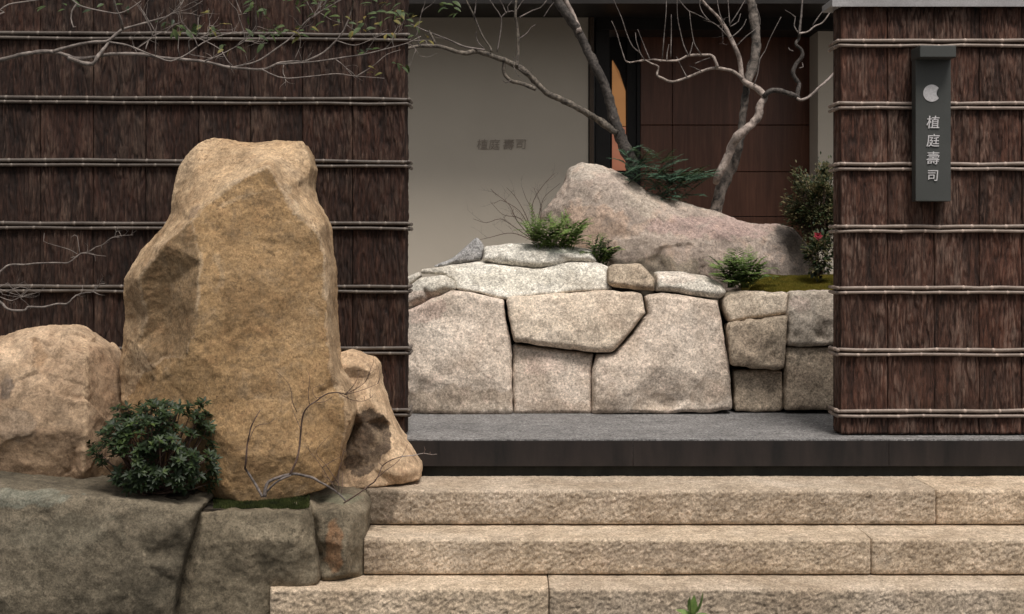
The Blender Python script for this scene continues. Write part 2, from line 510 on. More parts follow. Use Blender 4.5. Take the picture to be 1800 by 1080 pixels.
# ------------------------------------------------------------------ steps: dressed blocks with split faces
def step_block(x0, x1, y0, y1, z0, z1, seed, parent, left_rough=True):
    """cross-section swept along x in fine slices; front and top dense"""
    q = 0.0065
    prof = []
    nf = int((z1 - z0) / q); nt_ = int((y1 - y0) / 0.009)
    r = 0.008
    for i in range(nf + 1):
        t = i / nf; prof.append((y0, z0 + (z1 - z0) * t))
    for i in range(1, nt_ + 1):
        prof.append((y0 + (y1 - y0) * i / nt_, z1))
    prof += [(y1, z0), ((y0 + y1) / 2, z0)]
    prof = np.array(prof); npf = len(prof)
    nx = max(8, int((x1 - x0) / q))
    xs = np.linspace(x0, x1, nx + 1)
    X = np.repeat(xs, npf); Y = np.tile(prof[:, 0], nx + 1); Z = np.tile(prof[:, 1], nx + 1)
    p = np.stack([X, Y, Z], 1)
    k = np.tile(np.arange(npf), nx + 1)
    front = (k <= nf); top = (k >= nf) & (k <= nf + nt_)
    off = seed * 2.7
    w = np.stack([perlin(p * 14 + off + j * 9) for j in range(3)], 1) * 0.02
    rot = np.stack([p[:, 0] * .8 + p[:, 2] * .6, p[:, 1], (p[:, 2] * .8 - p[:, 0] * .6) * 1.7], 1)
    sc = worley((rot + w * .4) * 36 + off)
    rough = 0.007 * (sc - 0.5) + 0.010 * fbm(rot * 60 + off, 3, 0.8) + 0.005 * fbm(p * 5 + off, 2)
    topr = 0.0035 * fbm(p * 45 + off, 3, 0.6) + 0.003 * fbm(p * 5 + off, 2)
    edge = np.minimum(np.clip((z1 - Z) / 0.012, 0, 1), 1)
    bot = np.clip((Z - z0) / 0.02, 0, 1)
    P = p.copy()
    P[:, 1] -= np.where(front, rough * (0.35 + 0.65 * edge) * (0.3 + 0.7 * bot) - 0.006 * (1 - edge) * 1.0 - 0.006 * (1 - bot), 0)
    P[:, 2] += np.where(top, topr - 0.004 * np.clip(1 - (Y - y0) / 0.008, 0, 1) + 0.0025 * perlin(p * 30 + off) * np.clip(1 - (Y - y0) / 0.03, 0, 1), 0)
    # ends eased
    ends = np.minimum(X - x0, x1 - X)
    P[:, 1] += np.where(front, 0.009 * np.exp(-ends / 0.006), 0)
    idx = np.arange((nx + 1) * npf).reshape(nx + 1, npf)
    a = idx[:-1, :]; b = idx[1:, :]
    an = np.roll(a, -1, 1); bn = np.roll(b, -1, 1)
    F = np.stack([a.ravel(), b.ravel(), bn.ravel(), an.ravel()], 1).tolist()
    F.append(idx[0].tolist()); F.append(idx[-1][::-1].tolist())
    return mk('step_stone', P, F, M['step'], parent, smooth=True, attr={'tint': tint_np(P, [(650, 890, 50, 40, (.10, .075, .05), .75), (645, 985, 34, 34, (.16, .12, .085), .5), (1180, 975, 160, 20, (.34, .27, .21), .4)], y0)})  # left ends of the upper two steps tinted darker

steps = empty('stone_steps', (0.8, 6.3, -0.71), 'wide rough sandy granite steps climbing to the dark terrace edge', 'steps')
Z1, Z2, Z3 = -0.19, -0.363, -0.534
y1_, y2_, y3_ = 6.61, 6.315, 6.085
def xat(px, D): return (px - CX) * D / F_PX
j = 0.0025
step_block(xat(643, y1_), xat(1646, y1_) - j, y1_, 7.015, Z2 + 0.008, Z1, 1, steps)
step_block(xat(1646, y1_) + j, 3.6, y1_, 7.015, Z2 + 0.008, Z1, 2, steps)
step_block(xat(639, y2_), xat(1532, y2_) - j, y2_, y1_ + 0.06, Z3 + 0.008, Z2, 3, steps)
step_block(xat(1532, y2_) + j, 3.6, y2_, y1_ + 0.06, Z3 + 0.008, Z2, 4, steps)
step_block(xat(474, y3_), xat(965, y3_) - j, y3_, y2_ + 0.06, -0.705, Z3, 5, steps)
step_block(xat(965, y3_) + j, 3.6, y3_, y2_ + 0.06, -0.705, Z3, 6, steps)

# ------------------------------------------------------------------ planting beds
def sheet(name, x0, x1, y0, y1, hfun, mat, nx=60, ny=30, skirt=0.3, kind='structure', wob=0.02):
    xs = np.linspace(x0, x1, nx); ys = np.linspace(y0, y1, ny)
    X, Y = np.meshgrid(xs, ys); X = X.ravel(); Y = Y.ravel()
    P = np.stack([X, Y, np.zeros_like(X)], 1)
    P[:, 2] = hfun(X, Y) + wob * fbm(P * 5 + 3, 4)
    V = P.tolist(); F = []
    for i in range(ny - 1):
        for k in range(nx - 1):
            a = i * nx + k; F.append([a, a + 1, a + nx + 1, a + nx])
    rim = list(range(nx)) + [r * nx + nx - 1 for r in range(1, ny)] + [(ny - 1) * nx + k for k in range(nx - 2, -1, -1)] + [r * nx for r in range(ny - 2, 0, -1)]
    b = len(V)
    for i in rim: V.append((V[i][0], V[i][1], V[i][2] - skirt))
    n = len(rim)
    for k in range(n):
        F.append([rim[k], b + k, b + (k + 1) % n, rim[(k + 1) % n]])
    F.append([b + k for k in range(n)][::-1])
    o = mk(name, V, F, mat, smooth=False)
    return tag(o, kind=kind)
sheet('front_soil', xat(-260, 6.5), xat(532, 6.2), 6.14, 7.10, lambda X, Y: -0.195 + 0.01 * np.sin(X * 3) + 0.045 * np.clip((6.9 - Y) * 0 + (X < -1.45), 0, 1), M['soil'], skirt=0.4)
def bed_h(X, Y):
    px = CX + X * F_PX / Y
    return np.interp(px, [650, 740, 850, 1000, 1080, 1200, 1290, 1500], [0.70, 0.75, 0.86, 0.88, 0.82, 0.77, 0.745, 0.745]) - 0.05 - 0.25 * np.clip((8.62 - Y) / 0.1, 0, 1) * (px < 1270)
sheet('garden_soil', xat(640, 8.4), xat(1640, 8.4), 8.40, 9.5, bed_h, M['soil'], nx=90, skirt=0.75)

# ------------------------------------------------------------------ the three boulders in front of the left fence
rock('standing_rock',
  [(350,252,.42),(375,243,.46),(400,246,.44),(432,253,.42),(470,249,.44),(505,248,.42),(532,250,.40),(540,268,.36),(546,292,.33),(541,325,.32),(547,350,.30),(560,372,.28),(570,395,.26),(571,420,.24),(577,460,.21),(580,500,.2),(580,560,.2),(584,620,.18),(590,660,.12),(606,690,.07),(617,735,.05),(607,768,.07),(596,800,.07),(590,830,.07),(578,856,.05),(520,876,.0),(470,884,-.03),(430,890,-.05),(395,884,-.02),(350,880,.1),(260,865,.25),(240,850,.32),(225,780,.32),(214,700,.32),(212,640,.32),(218,600,.31),(222,560,.30),(216,520,.28),(218,490,.27),(232,465,.25),(248,440,.28),(262,425,.29),(285,400,.31),(300,375,.35),(302,350,.38),(308,320,.40),(315,295,.42),(328,275,.42)],
  [(473,293,.06),(405,325,.06),(337,388,.03),(353,459,-.02),(350,491,-.035),(345,547,-.05),(335,610,-.045),            # 0-6 left ridge
   (495,333,.05),(558,409,.06),(572,447,.08),(574,560,.07),(586,660,.05),                                             # 7-11 right ridge
   (290,430,.055),(242,490,.10),(259,558,.16),(240,605,.19),                                                            # 12-15 left facets
   (298,500,.125),(290,570,.165),(285,660,.07),(245,740,.11),
   (420,272,.30),(500,275,.28),(350,310,.26),
   (450,420,.01),(462,560,-.045),(440,700,-.10),(540,700,-.02),(420,800,-.13),(520,800,-.08),(345,720,-.04),(335,820,.02),(400,860,-.09)],
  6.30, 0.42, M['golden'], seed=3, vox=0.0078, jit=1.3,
  ridges=[(0,1,2,3,4,5,6), (0,7,8,9,10,11), (2,12,13,14,15)],
  amp=(0.006, 0.006, 0.0045), scale=(3.0, 8.0, 34.0), facet=0.004, facet_s=4.5, smooth=0, post=0,
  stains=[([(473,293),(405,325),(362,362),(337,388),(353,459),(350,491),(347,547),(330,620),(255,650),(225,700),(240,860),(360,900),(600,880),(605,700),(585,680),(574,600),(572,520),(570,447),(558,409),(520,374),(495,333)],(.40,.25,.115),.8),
          ([(337,388),(290,432),(262,466),(242,490),(259,558),(243,600),(262,640),(325,622),(345,560),(350,491),(353,459)],(.29,.19,.10),.9),  # left hollow tinted a darker brown than the front face
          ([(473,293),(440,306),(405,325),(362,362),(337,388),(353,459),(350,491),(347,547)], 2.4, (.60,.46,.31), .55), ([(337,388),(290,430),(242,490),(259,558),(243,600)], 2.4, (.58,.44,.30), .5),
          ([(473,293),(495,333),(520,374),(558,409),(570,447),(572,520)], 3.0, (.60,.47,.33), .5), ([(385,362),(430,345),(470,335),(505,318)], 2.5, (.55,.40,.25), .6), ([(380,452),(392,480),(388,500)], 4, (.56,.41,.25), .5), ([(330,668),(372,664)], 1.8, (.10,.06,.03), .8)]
         + [(rb.uniform(345, 590), rb.uniform(320, 860), rb.uniform(7, 26), rb.uniform(6, 22), rb.choice([(.24,.14,.07),(.21,.145,.10),(.50,.37,.23),(.42,.235,.10),(.30,.21,.14),(.53,.42,.29)]), rb.uniform(.35, .7)) for rb in [random.Random(q) for q in range(46)]])
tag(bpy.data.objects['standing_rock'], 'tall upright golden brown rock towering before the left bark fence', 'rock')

rock('rounded_boulder',
  [(-150,700,.3),(-120,630,.25),(-60,598,.2),(0,594,.2),(39,580,.2),(83,576,.2),(125,580,.2),(149,598,.2),(178,611,.22),(200,640,.26),(215,690,.28),(222,760,.3),(215,845,.3),(150,852,.05),(90,846,.0),(40,838,-.02),(0,832,-.02),(-60,830,0),(-140,830,.15)],
  [(150,625,.05),(152,680,-.02),(148,760,-.05),(146,835,-.02),(60,612,.06),(30,640,.03),(106,673,-.03),(80,640,.03),(20,690,-.05),(95,700,-.06),(60,760,-.09),(0,760,-.08),(-40,680,-.02),(-70,760,-.02),(185,700,.12),(185,790,.12),(115,610,.07),(0,620,.05)],
  6.42, 0.42, M['golden_pale'], seed=9, vox=0.0095, ridges=[(0,1,2,3),(4,7,6)],
  amp=(0.012, 0.008, 0.0045), scallop=0.006, scallop_s=5.0, facet=0.022, facet_s=3.6, smooth=1, post=0,
  stains=[([(149,598),(152,640),(150,690),(148,760),(146,835)], 4, (.58,.43,.29), .6), ([(90,668),(106,673),(118,690)], 2.2, (.12,.07,.045), .8), ([(60,600),(75,625),(66,640)], 5, (.30,.19,.11), .6), (12,680,14,26,(.10,.085,.08),.7),(30,740,30,30,(.25,.21,.17),.4),(185,700,30,70,(.26,.165,.10),.4)])  # last tint paints the tall rock's shade onto the right side
tag(bpy.data.objects['rounded_boulder'], 'squat rounded tan boulder at the left edge beside the dark shrub', 'boulder')

rock('leaning_rock',
  [(560,650,.2),(586,626,.1),(611,619,.08),(628,623,.06),(640,632,.06),(654,633,.08),(661,642,.08),(664,672,.07),(678,719,.07),(694,758,.07),(708,783,.07),(725,806,.06),(737,828,.05),(737,843,.04),(705,850,.0),(650,857,-.05),(606,862,-.05),(570,862,.0)],
  [(594,645,.02),(612,640,.015),(640,643,.02),(598,660,.0),(628,655,.012),(646,653,.015),(604,672,.01),(640,672,.0),(612,700,-.03),(650,700,-.04),(622,722,-.06),(675,732,-.03),(640,742,-.025),(628,790,-.02),(672,785,-.03),(692,795,-.02),(650,820,-.03),(630,845,-.05),(700,835,-.05),(600,760,.1),(600,830,.02),(580,720,.1)],
  6.72, 0.3, M['wedge'], seed=14, vox=0.007, ridges=[(0,1,2),(6,7),(10,11),(8,9,12,15)],
  amp=(0.006, 0.006, 0.004), facet=.008, facet_s=9, smooth=0, post=0,
  stains=[(625,655,26,9,(.13,.085,.05),.9),([(606,742),(622,724),(650,722),(676,733),(690,760),(688,790),(672,800),(655,830),(630,838),(608,822)],(.075,.055,.04),.95),(612,690,16,30,(.3,.18,.1),.4)])  # narrow upper tint paints a hollow's shade; the large patch is real stain
tag(bpy.data.objects['leaning_rock'], 'small pale rock with dark brown patch leaning behind the tall rock', 'rock')

# ------------------------------------------------------------------ low retaining wall, front left
rw = empty('retaining_wall', tuple(W(300, 1080, 6.05)), 'low wall of big grey brown stones under the boulders at front left', 'retaining wall')
rock('stone', [(-200,850,.25),(-100,836,.35),(0,828,.45),(90,840,.42),(180,850,.38),(290,866,.30),(345,874,.22),(362,882,.14),(352,893,.07),(343,905,.06),(330,960,.06),(315,1010,.06),(300,1075,.06),(290,1180,.1),(0,1180,.1),(-200,1180,.12)],
  [(0,856,.07),(90,866,.05),(180,874,.045),(270,886,.04),(325,897,.03),(0,872,.0),(100,884,-.01),(210,898,-.015),(318,925,.0),(0,960,-.04),(130,980,-.05),(250,990,-.02),(300,1000,.02),(285,1070,.02),(150,1080,-.05),(30,1080,-.06),(240,925,.0),(240,968,-.015),(255,972,.01),(-100,950,-.03),(-100,880,.05)],
  5.98, 0.35, M['retain'], rw, seed=21, vox=0.0098, smooth=1, post=0, ridges=[(0,1,2,3,4)], amp=(0.010,0.008,0.004), facet=.008, facet_s=5, step=22,
  stains=[(40,875,90,16,(.20,.215,.175),.5),(110,940,100,30,(.10,.095,.07),.3)])
rock('stone', [(332,896,.10),(345,886,.16),(420,884,.22),(440,886,.2),(530,884,.16),(541,896,.1),(546,920,.07),(552,960,.06),(557,1028,.05),(520,1032,.05),(476,1038,.05),(470,1180,.05),(300,1180,.1),(308,1080,.06),(318,1010,.06)],
  [(360,905,.03),(430,900,.02),(500,898,.03),(528,905,.03),(350,960,.0),(440,950,-.03),(520,950,.0),(345,1020,.0),(430,1025,.0),(330,1085,.0),(440,1085,.01),(400,1000,.0)],
  6.08, 0.3, M['retain'], rw, seed=22, vox=0.009, smooth=1, post=0, ridges=[(0,1,2,3)], amp=(0.010,0.008,0.004), facet=.008, facet_s=6)
rock('stone', [(545,900,.08),(520,880,.16),(518,864,.3),(560,858,.42),(620,860,.42),(641,875,.3),(645,900,.2),(641,940,.15),(637,985,.15),(637,1016,.15),(600,1022,.06),(562,1030,.06),(556,990,.06),(550,940,.06)],
  [(560,905,.02),(600,895,.04),(625,905,.09),(540,872,.16),(600,875,.2),(565,950,.0),(605,960,-.02),(628,960,.08),(570,1015,.0),(605,1010,-.01),(628,1005,.08)],
  6.2, 0.22, M['retain'], rw, seed=23, vox=0.0085, smooth=1, post=0, ridges=[(0,1,2)], amp=(0.008,0.006,0.004), facet=.006, facet_s=7,
  stains=[(590,968,16,46,(.23,.12,.06),.7),(600,875,40,12,(.16,.18,.12),.4)])
bpy.data.objects['stone.002']['label'] = 'small stone with rusty orange streak'

# ------------------------------------------------------------------ central garden wall of fitted stones
cw = empty('garden_wall', (0.4, 8.2, 0.0), 'curved garden wall of large fitted pale granite stones on the terrace', 'stone wall')
lean = lambda x, y: max(0.0, (728 - y)) * 0.0007 + max(0, 560 - y) * 0.0003 + max(0.0, (760 - x)) * 0.0010
K = dict(parent=cw, lean=lean, vox=0.0095)
G, GW, GP, GD, GB = M['granite'], M['granite_warm'], M['granite_pale'], M['granite_dark'], M['granite_blue']
pk = (.50,.36,.31)
block('stone', [(600,640),(640,600),(712,548),(795,513),(840,517),(886,527),(889,560),(899,606),(899,728),(600,728)], [(760,560,.03),(840,560,.01),(720,600,.0),(800,620,-.05),(860,610,-.02),(740,660,-.05),(740,690,-.01),(800,676,-.04),(820,705,.0),(870,660,-.03),(880,700,.0)], 8.03, .3, G, seed=31, amp=(.014,.006,.003), bevel=8, bd=.035, scallop=.01, scallop_s=9, stains=[(810,705,100,22,(.26,.205,.15),.6),(735,540,40,25,pk,.5)], **K)  # wide low tint paints the shade under the stone's bulge
block('stone', [(650,580),(690,520),(713,508),(738,489),(782,484),(799,496),(801,509),(760,526),(713,548)], [(760,500,.0),(725,520,.0),(750,520,.05)], 8.07, .28, GP, seed=32, amp=(.008,.006,.004), bevel=6, bd=.05, ub=15, bu=.07, tb=12, bt=.07, stains=[(740,525,60,12,(.42,.28,.23),.5)], **K)
block('stone', [(640,560),(690,505),(718,485),(737,478),(742,486),(715,505),(690,518),(655,570)], [], 8.22, .25, GP, seed=33, amp=(.006,.004,.002), bevel=4, bd=.03, **K)
block('stone', [(757,470),(790,458),(815,438),(838,416),(851,432),(847,458),(820,462),(790,466)], [(835,440,-.01),(815,455,.0)], 8.32, .25, GB, seed=34, amp=(.008,.006,.003), bevel=4, bd=.04, **K)
block('stone', [(848,458),(852,434),(900,429),(960,429),(1000,433),(1040,440),(1049,462),(1000,461),(975,469),(945,472),(900,468),(870,463)], [], 8.18, .32, GP, seed=35, amp=(.008,.008,.004), bevel=6, bd=.05, ub=9, bu=.05, tb=14, bt=.10, ll=.001, stains=[(1010,440,40,8,(.56,.60,.50),.4)], **K)
block('stone', [(737,480),(742,474),(790,467),(848,460),(900,470),(950,474),(1000,463),(1050,464),(1070,470),(1069,497),(1076,510),(1000,514),(892,526),(886,526),(840,516),(802,509),(799,495),(780,483)], [(850,490,.0),(930,495,.0),(1010,490,.0)], 8.13, .32, GP, seed=36, amp=(.010,.008,.004), bevel=6, bd=.03, ll=.0022, stains=[(900,490,60,20,(.50,.46,.38),.4)], **K)
block('stone', [(890,529),(895,524),(1000,516),(1077,511),(1129,516),(1133,535),(1137,551),(1110,584),(1077,619),(1047,620),(980,612),(903,602),(899,580)], [(950,560,-.02),(1040,560,-.03),(1100,545,-.02),(1000,590,-.02)], 7.985, .28, GW, seed=37, amp=(.010,.005,.004), bevel=5, bd=.028, ub=8, bu=.04, ll=.0003, **K)
block('stone', [(902,607),(980,615),(1044,623),(1039,650),(1040,728),(902,728)], [(970,650,-.03),(970,690,-.02),(930,700,.0),(1010,700,.0)], 8.06, .28, G, seed=38, amp=(.012,.006,.003), bevel=8, bd=.04, stains=[(970,715,60,12,(.27,.21,.16),.5),(960,640,30,20,pk,.3)], **K)  # bottom band darkened in colour as the shade of its underside
block('stone', [(1132,520),(1160,516),(1215,522),(1262,527),(1270,560),(1281,640),(1287,720),(1250,725),(1170,728),(1041,728),(1040,650),(1048,623),(1079,621),(1110,588),(1139,553)], [(1180,570,-.03),(1240,600,.0),(1160,640,-.06),(1230,660,-.04),(1090,650,-.04),(1080,690,-.05),(1140,700,.02),(1170,716,.04),(1120,680,-.04),(1220,700,-.01),(1260,690,.0),(1265,560,.03),(1250,545,.01)], 8.02, .3, G, seed=39, amp=(.014,.006,.003), bevel=9, bd=.05, scallop=.010, scallop_s=8, stains=[(1150,712,40,18,(.28,.22,.165),.6),(1250,690,36,22,(.25,.19,.14),.5),(1060,700,30,30,(.33,.26,.2),.4)], **K)  # brown tints paint shade on the undercut foot and right flank
block('stone', [(1069,472),(1080,465),(1125,464),(1140,477),(1151,492),(1150,512),(1120,510),(1078,505),(1069,498)], [], 8.03, .3, GD, seed=40, amp=(.006,.005,.003), bevel=4, bd=.035, ub=8, bu=.045, ll=.0006, **K)
block('stone', [(1153,479),(1200,478),(1240,485),(1268,499),(1278,514),(1266,525),(1215,520),(1190,514),(1153,512)], [], 8.03, .3, GP, seed=41, amp=(.006,.006,.003), bevel=6, bd=.04, ub=9, bu=.05, tb=10, bt=.08, ll=.001, stains=[(1180,485,50,14,(.56,.47,.40),.5)], **K)
block('stone', [(1268,525),(1282,514),(1340,513),(1384,514),(1385,553),(1330,560),(1283,568),(1272,545)], [(1330,530,-.01),(1300,545,.0)], 8.05, .28, GW, seed=42, amp=(.010,.008,.004), bevel=7, bd=.05, scallop=.01, scallop_s=11, **K)
block('stone', [(1280,571),(1330,563),(1384,556),(1382,600),(1377,647),(1335,648),(1287,642),(1282,610)], [(1310,590,.0),(1355,585,-.03),(1340,605,-.02),(1300,620,-.03),(1330,628,-.02),(1360,630,.03)], 7.98, .28, GD, seed=43, amp=(.012,.012,.004), bevel=5, bd=.03, scallop=.03, scallop_s=8, facet=.014, facet_s=7, **K)
block('stone', [(1290,652),(1375,652),(1376,722),(1360,724),(1292,724)], [(1330,690,.0)], 8.09, .26, GD, seed=44, amp=(.006,.005,.003), bevel=4, bd=.02, **K)
block('stone', [(1388,514),(1430,513),(1480,514),(1480,606),(1430,607),(1384,607),(1387,560)], [(1400,540,.0),(1440,545,-.02),(1420,570,-.02),(1440,595,.03),(1400,595,.01),(1460,560,-.01)], 8.0, .28, GW, seed=45, amp=(.012,.010,.004), bevel=6, bd=.04, scallop=.02, scallop_s=8, stains=[(1410,535,20,14,pk,.4)], **K)
block('stone', [(1384,611),(1480,611),(1480,722),(1380,722)], [(1430,660,-.01)], 8.04, .28, GD, seed=46, amp=(.010,.008,.004), bevel=5, bd=.025, scallop=.012, scallop_s=10, **K)
block('stone', [(1483,513),(1570,515),(1568,620),(1483,618)], [(1530,560,-.02)], 8.0, .28, GW, seed=47, amp=(.012,.010,.004), bevel=6, bd=.04, **K)
block('stone', [(1483,622),(1568,624),(1566,722),(1483,722)], [(1530,670,-.02)], 8.03, .28, GD, seed=48, amp=(.010,.008,.004), bevel=5, bd=.03, **K)

# the reclining boulder behind the wall
rock('reclining_boulder',
  [(946,392,.2),(952,376,.18),(966,360,.17),(981,343,.16),(996,318,.18),(1000,297,.2),(1022,285,.22),(1047,289,.22),(1077,297,.22),(1099,310,.2),(1132,332,.2),(1165,347,.2),(1201,358,.19),(1242,369,.18),(1289,384,.17),(1326,393,.17),(1370,396,.17),(1396,404,.18),(1414,428,.18),(1432,453,.18),(1455,486,.2),(1450,520,.15),(1380,524,.0),(1260,526,.0),(1100,515,.0),(1000,495,.0),(945,450,.1)],
  [(1025,318,.06),(1070,325,.04),(1110,350,.04),(1150,375,.03),(1200,392,.03),(1260,408,.03),(1330,418,.04),(1375,430,.05),(1000,360,.03),(1050,370,-.02),(1100,400,-.04),(1160,430,-.05),(1230,450,-.05),(1310,460,-.03),(1390,470,.02),(1020,420,-.04),(1100,460,-.06),(1200,490,-.07),(1300,500,-.05),(1005,325,.1)],
  8.75, .5, M['pink_boulder'], seed=52, vox=0.012, ridges=[(0,1,2,3,4,5,6,7)],
  amp=(.016,.010,.006), scale=(2.2,7,26), scallop=.008, scallop_s=4.5, facet=.014, facet_s=3.5, smooth=0, post=0,
  stains=[([(1022,286),(1000,298),(1040,292),(1100,312),(1160,346),(1240,369)], 3, (.55,.48,.40), .6), ([(1128,384),(1150,380),(1168,388)], 1.8, (.09,.065,.05), .8), ([(1045,395),(1090,388)], 1.8, (.12,.09,.07), .6), ([(1190,478),(1215,452)], 2, (.52,.45,.39), .6), ([(1300,470),(1345,440),(1352,420)], 2.5, (.52,.46,.41), .6),
          ([(1228,400),(1250,388),(1262,392)], 2, (.52,.45,.39), .5), ([(1240,425),(1290,418)], 2, (.50,.44,.38), .5), ([(1060,430),(1110,410),(1150,380)], 6, (.50,.37,.28), .5), (1130,350,30,30,(.47,.41,.33),.5),(1260,400,110,20,(.40,.27,.25),.5),(1400,450,60,60,(.20,.17,.15),.6),(1130,480,90,30,(.24,.215,.15),.5),(1040,400,60,40,(.45,.30,.21),.5),(1020,300,40,16,(.5,.46,.39),.4)])
tag(bpy.data.objects['reclining_boulder'], 'long pinkish boulder sloping down to the right behind the garden wall', 'boulder')
print('rocks', round(time.time() - T0, 1), flush=True)
# ------------------------------------------------------------------ bark fences
def bark_mat(name, base, base2, crest, crestamt):
    m, nt, b = NM(name)
    v = coords(nt, (1, 1, 0.16)); w = coords(nt)
    n = noise_n(nt, v, 24, 6, 0.7, 0.5)
    fi = noise_n(nt, v, 72, 6, 0.8, 0.3)
    oi = node(nt, 'ShaderNodeObjectInfo')
    c = mix(nt, ramp(nt, n, [(0.35, 0.0), (0.65, 1.0)]), base, base2)
    c = mix(nt, 0.75, c, ramp(nt, oi.outputs['Random'], [(0.0, (0.80, 0.80, 0.78)), (0.5, (1.0, 0.96, 0.93)), (1.0, (1.28, 1.12, 1.05))]), 'MULTIPLY')
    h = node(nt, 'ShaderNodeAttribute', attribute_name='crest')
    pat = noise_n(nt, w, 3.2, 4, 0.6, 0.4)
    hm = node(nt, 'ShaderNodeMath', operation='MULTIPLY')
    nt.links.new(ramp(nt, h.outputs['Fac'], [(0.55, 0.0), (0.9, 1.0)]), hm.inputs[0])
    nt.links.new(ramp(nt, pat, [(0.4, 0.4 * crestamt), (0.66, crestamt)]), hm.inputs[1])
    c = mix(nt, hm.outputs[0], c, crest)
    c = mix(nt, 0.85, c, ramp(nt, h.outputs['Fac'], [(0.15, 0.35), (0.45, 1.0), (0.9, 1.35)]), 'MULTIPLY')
    c = mix(nt, 0.8, c, ramp(nt, fi, [(0.34, 0.3), (0.5, 1.0), (0.66, 1.9)]), 'MULTIPLY')
    fk = noise_n(nt, coords(nt, (1, 1, 0.35)), 110, 4, 0.7)
    c = mix(nt, ramp(nt, fk, [(0.62, 0.0), (0.68, 0.55 * crestamt)]), c, crest)
    nt.links.new(c, b.inputs['Base Color'])
    b.inputs['Roughness'].default_value = 0.8; b.inputs['Specular IOR Level'].default_value = 0.3
    bump(nt, b, [(n, 0.5, 0.01), (fi, 0.8, 0.004)])
    return m
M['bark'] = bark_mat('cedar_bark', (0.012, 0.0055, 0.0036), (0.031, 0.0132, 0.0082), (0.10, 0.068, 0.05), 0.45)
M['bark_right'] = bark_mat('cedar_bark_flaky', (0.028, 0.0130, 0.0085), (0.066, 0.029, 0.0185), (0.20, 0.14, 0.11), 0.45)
def bamboo_mat(name, a, bb):
    m, nt, b = NM(name)
    v = coords(nt, (0.5, 1, 1)); n = noise_n(nt, v, 12, 5, 0.6); f = noise_n(nt, v, 120, 3, 0.7)
    c = ramp(nt, n, [(0.35, a), (0.65, bb)])
    k = node(nt, 'ShaderNodeAttribute', attribute_name='node')
    c = mix(nt, k.outputs['Fac'], c, tuple(min(1, x * 1.7) for x in bb))
    c = mix(nt, 0.4, c, ramp(nt, f, [(0.35, 0.5), (0.6, 1.25)]), 'MULTIPLY')
    nt.links.new(c, b.inputs['Base Color']); b.inputs['Roughness'].default_value = 0.5
    b.inputs['Specular IOR Level'].default_value = 0.35
    bump(nt, b, [(f, 0.15, 0.002)])
    return m
M['bamboo'] = bamboo_mat('smoked_bamboo', (0.060, 0.046, 0.038), (0.115, 0.095, 0.08))
M['bamboo_right'] = bamboo_mat('pale_smoked_bamboo', (0.17, 0.13, 0.105), (0.27, 0.21, 0.175))

def bark_piece(x0, x1, z0, z1, y, seed, mat, parent, name='bark_panel', nxd=0.0035, nzd=0.0095, amp=1.0):
    nx = max(6, int((x1 - x0) / nxd)); nz = max(4, int((z1 - z0) / nzd))
    xs = np.linspace(x0, x1, nx + 1); zs = np.linspace(z0, z1, nz + 1)
    X, Z = np.meshgrid(xs, zs); X = X.ravel(); Z = Z.ravel()
    off = seed * 7.31
    p = np.stack([X, Z * 0.35, np.full_like(X, off)], 1)
    wx = 0.010 * perlin(p * 9 + 4) + 0.004 * perlin(p * 30 + 8)
    q = np.stack([(X + wx) * 52, Z * 6.5, np.full_like(X, off)], 1)
    r1 = np.clip(np.abs(perlin(q)) * 4.5, 0, 1); r2 = np.clip(np.abs(perlin(q * (2.1, 2.8, 1) + 9)) * 4, 0, 1)
    big = perlin(np.stack([X * 9, Z * 1.6, np.full_like(X, off + 3)], 1))
    fl = perlin(np.stack([(X + wx) * 60, Z * 16, np.full_like(X, off + 5)], 1))
    # flaky strips: steps where a strip has lifted
    st = np.floor((perlin(np.stack([(X + wx) * 20, Z * 5, np.full_like(X, off + 7)], 1)) * 0.5 + 0.5) * 5) / 5
    h = 0.55 * r1 + 0.30 * r2 + 0.30 * fl + 0.5 * big + 0.8 * st
    hn = (h - h.min()) / (h.max() - h.min() + 1e-6)
    t = (Z - z0) / (z1 - z0)
    edge = np.minimum(np.minimum(X - x0, x1 - X) / 0.005, 1)
    Y = y - amp * (0.004 + 0.016 * hn) * (0.6 + 0.4 * edge) - 0.002 * (1 - t)
    V = np.stack([X, Y, Z], 1)
    V[:, 2] += np.where(t < 1e-6, 0.006 * perlin(p * 40), 0)
    n = (nx + 1) * (nz + 1)
    B = V.copy(); B[:, 1] = y + 0.008
    V = np.concatenate([V, B[[0, nx, n - 1, n - 1 - nx]]])
    idx = np.arange(n).reshape(nz + 1, nx + 1)
    F = np.stack([idx[:-1, :-1].ravel(), idx[:-1, 1:].ravel(), idx[1:, 1:].ravel(), idx[1:, :-1].ravel()], 1).tolist()
    a, b, c, d_ = n, n + 1, n + 2, n + 3
    F += [idx[0].tolist()[::-1] + [a, b], idx[:, -1].tolist()[::-1] + [b, c], idx[-1].tolist() + [c, d_], idx[:, 0].tolist() + [d_, a]]
    return mk(name, V, F, mat, parent, smooth=True, attr={'crest': np.concatenate([hn, np.zeros(4)])})

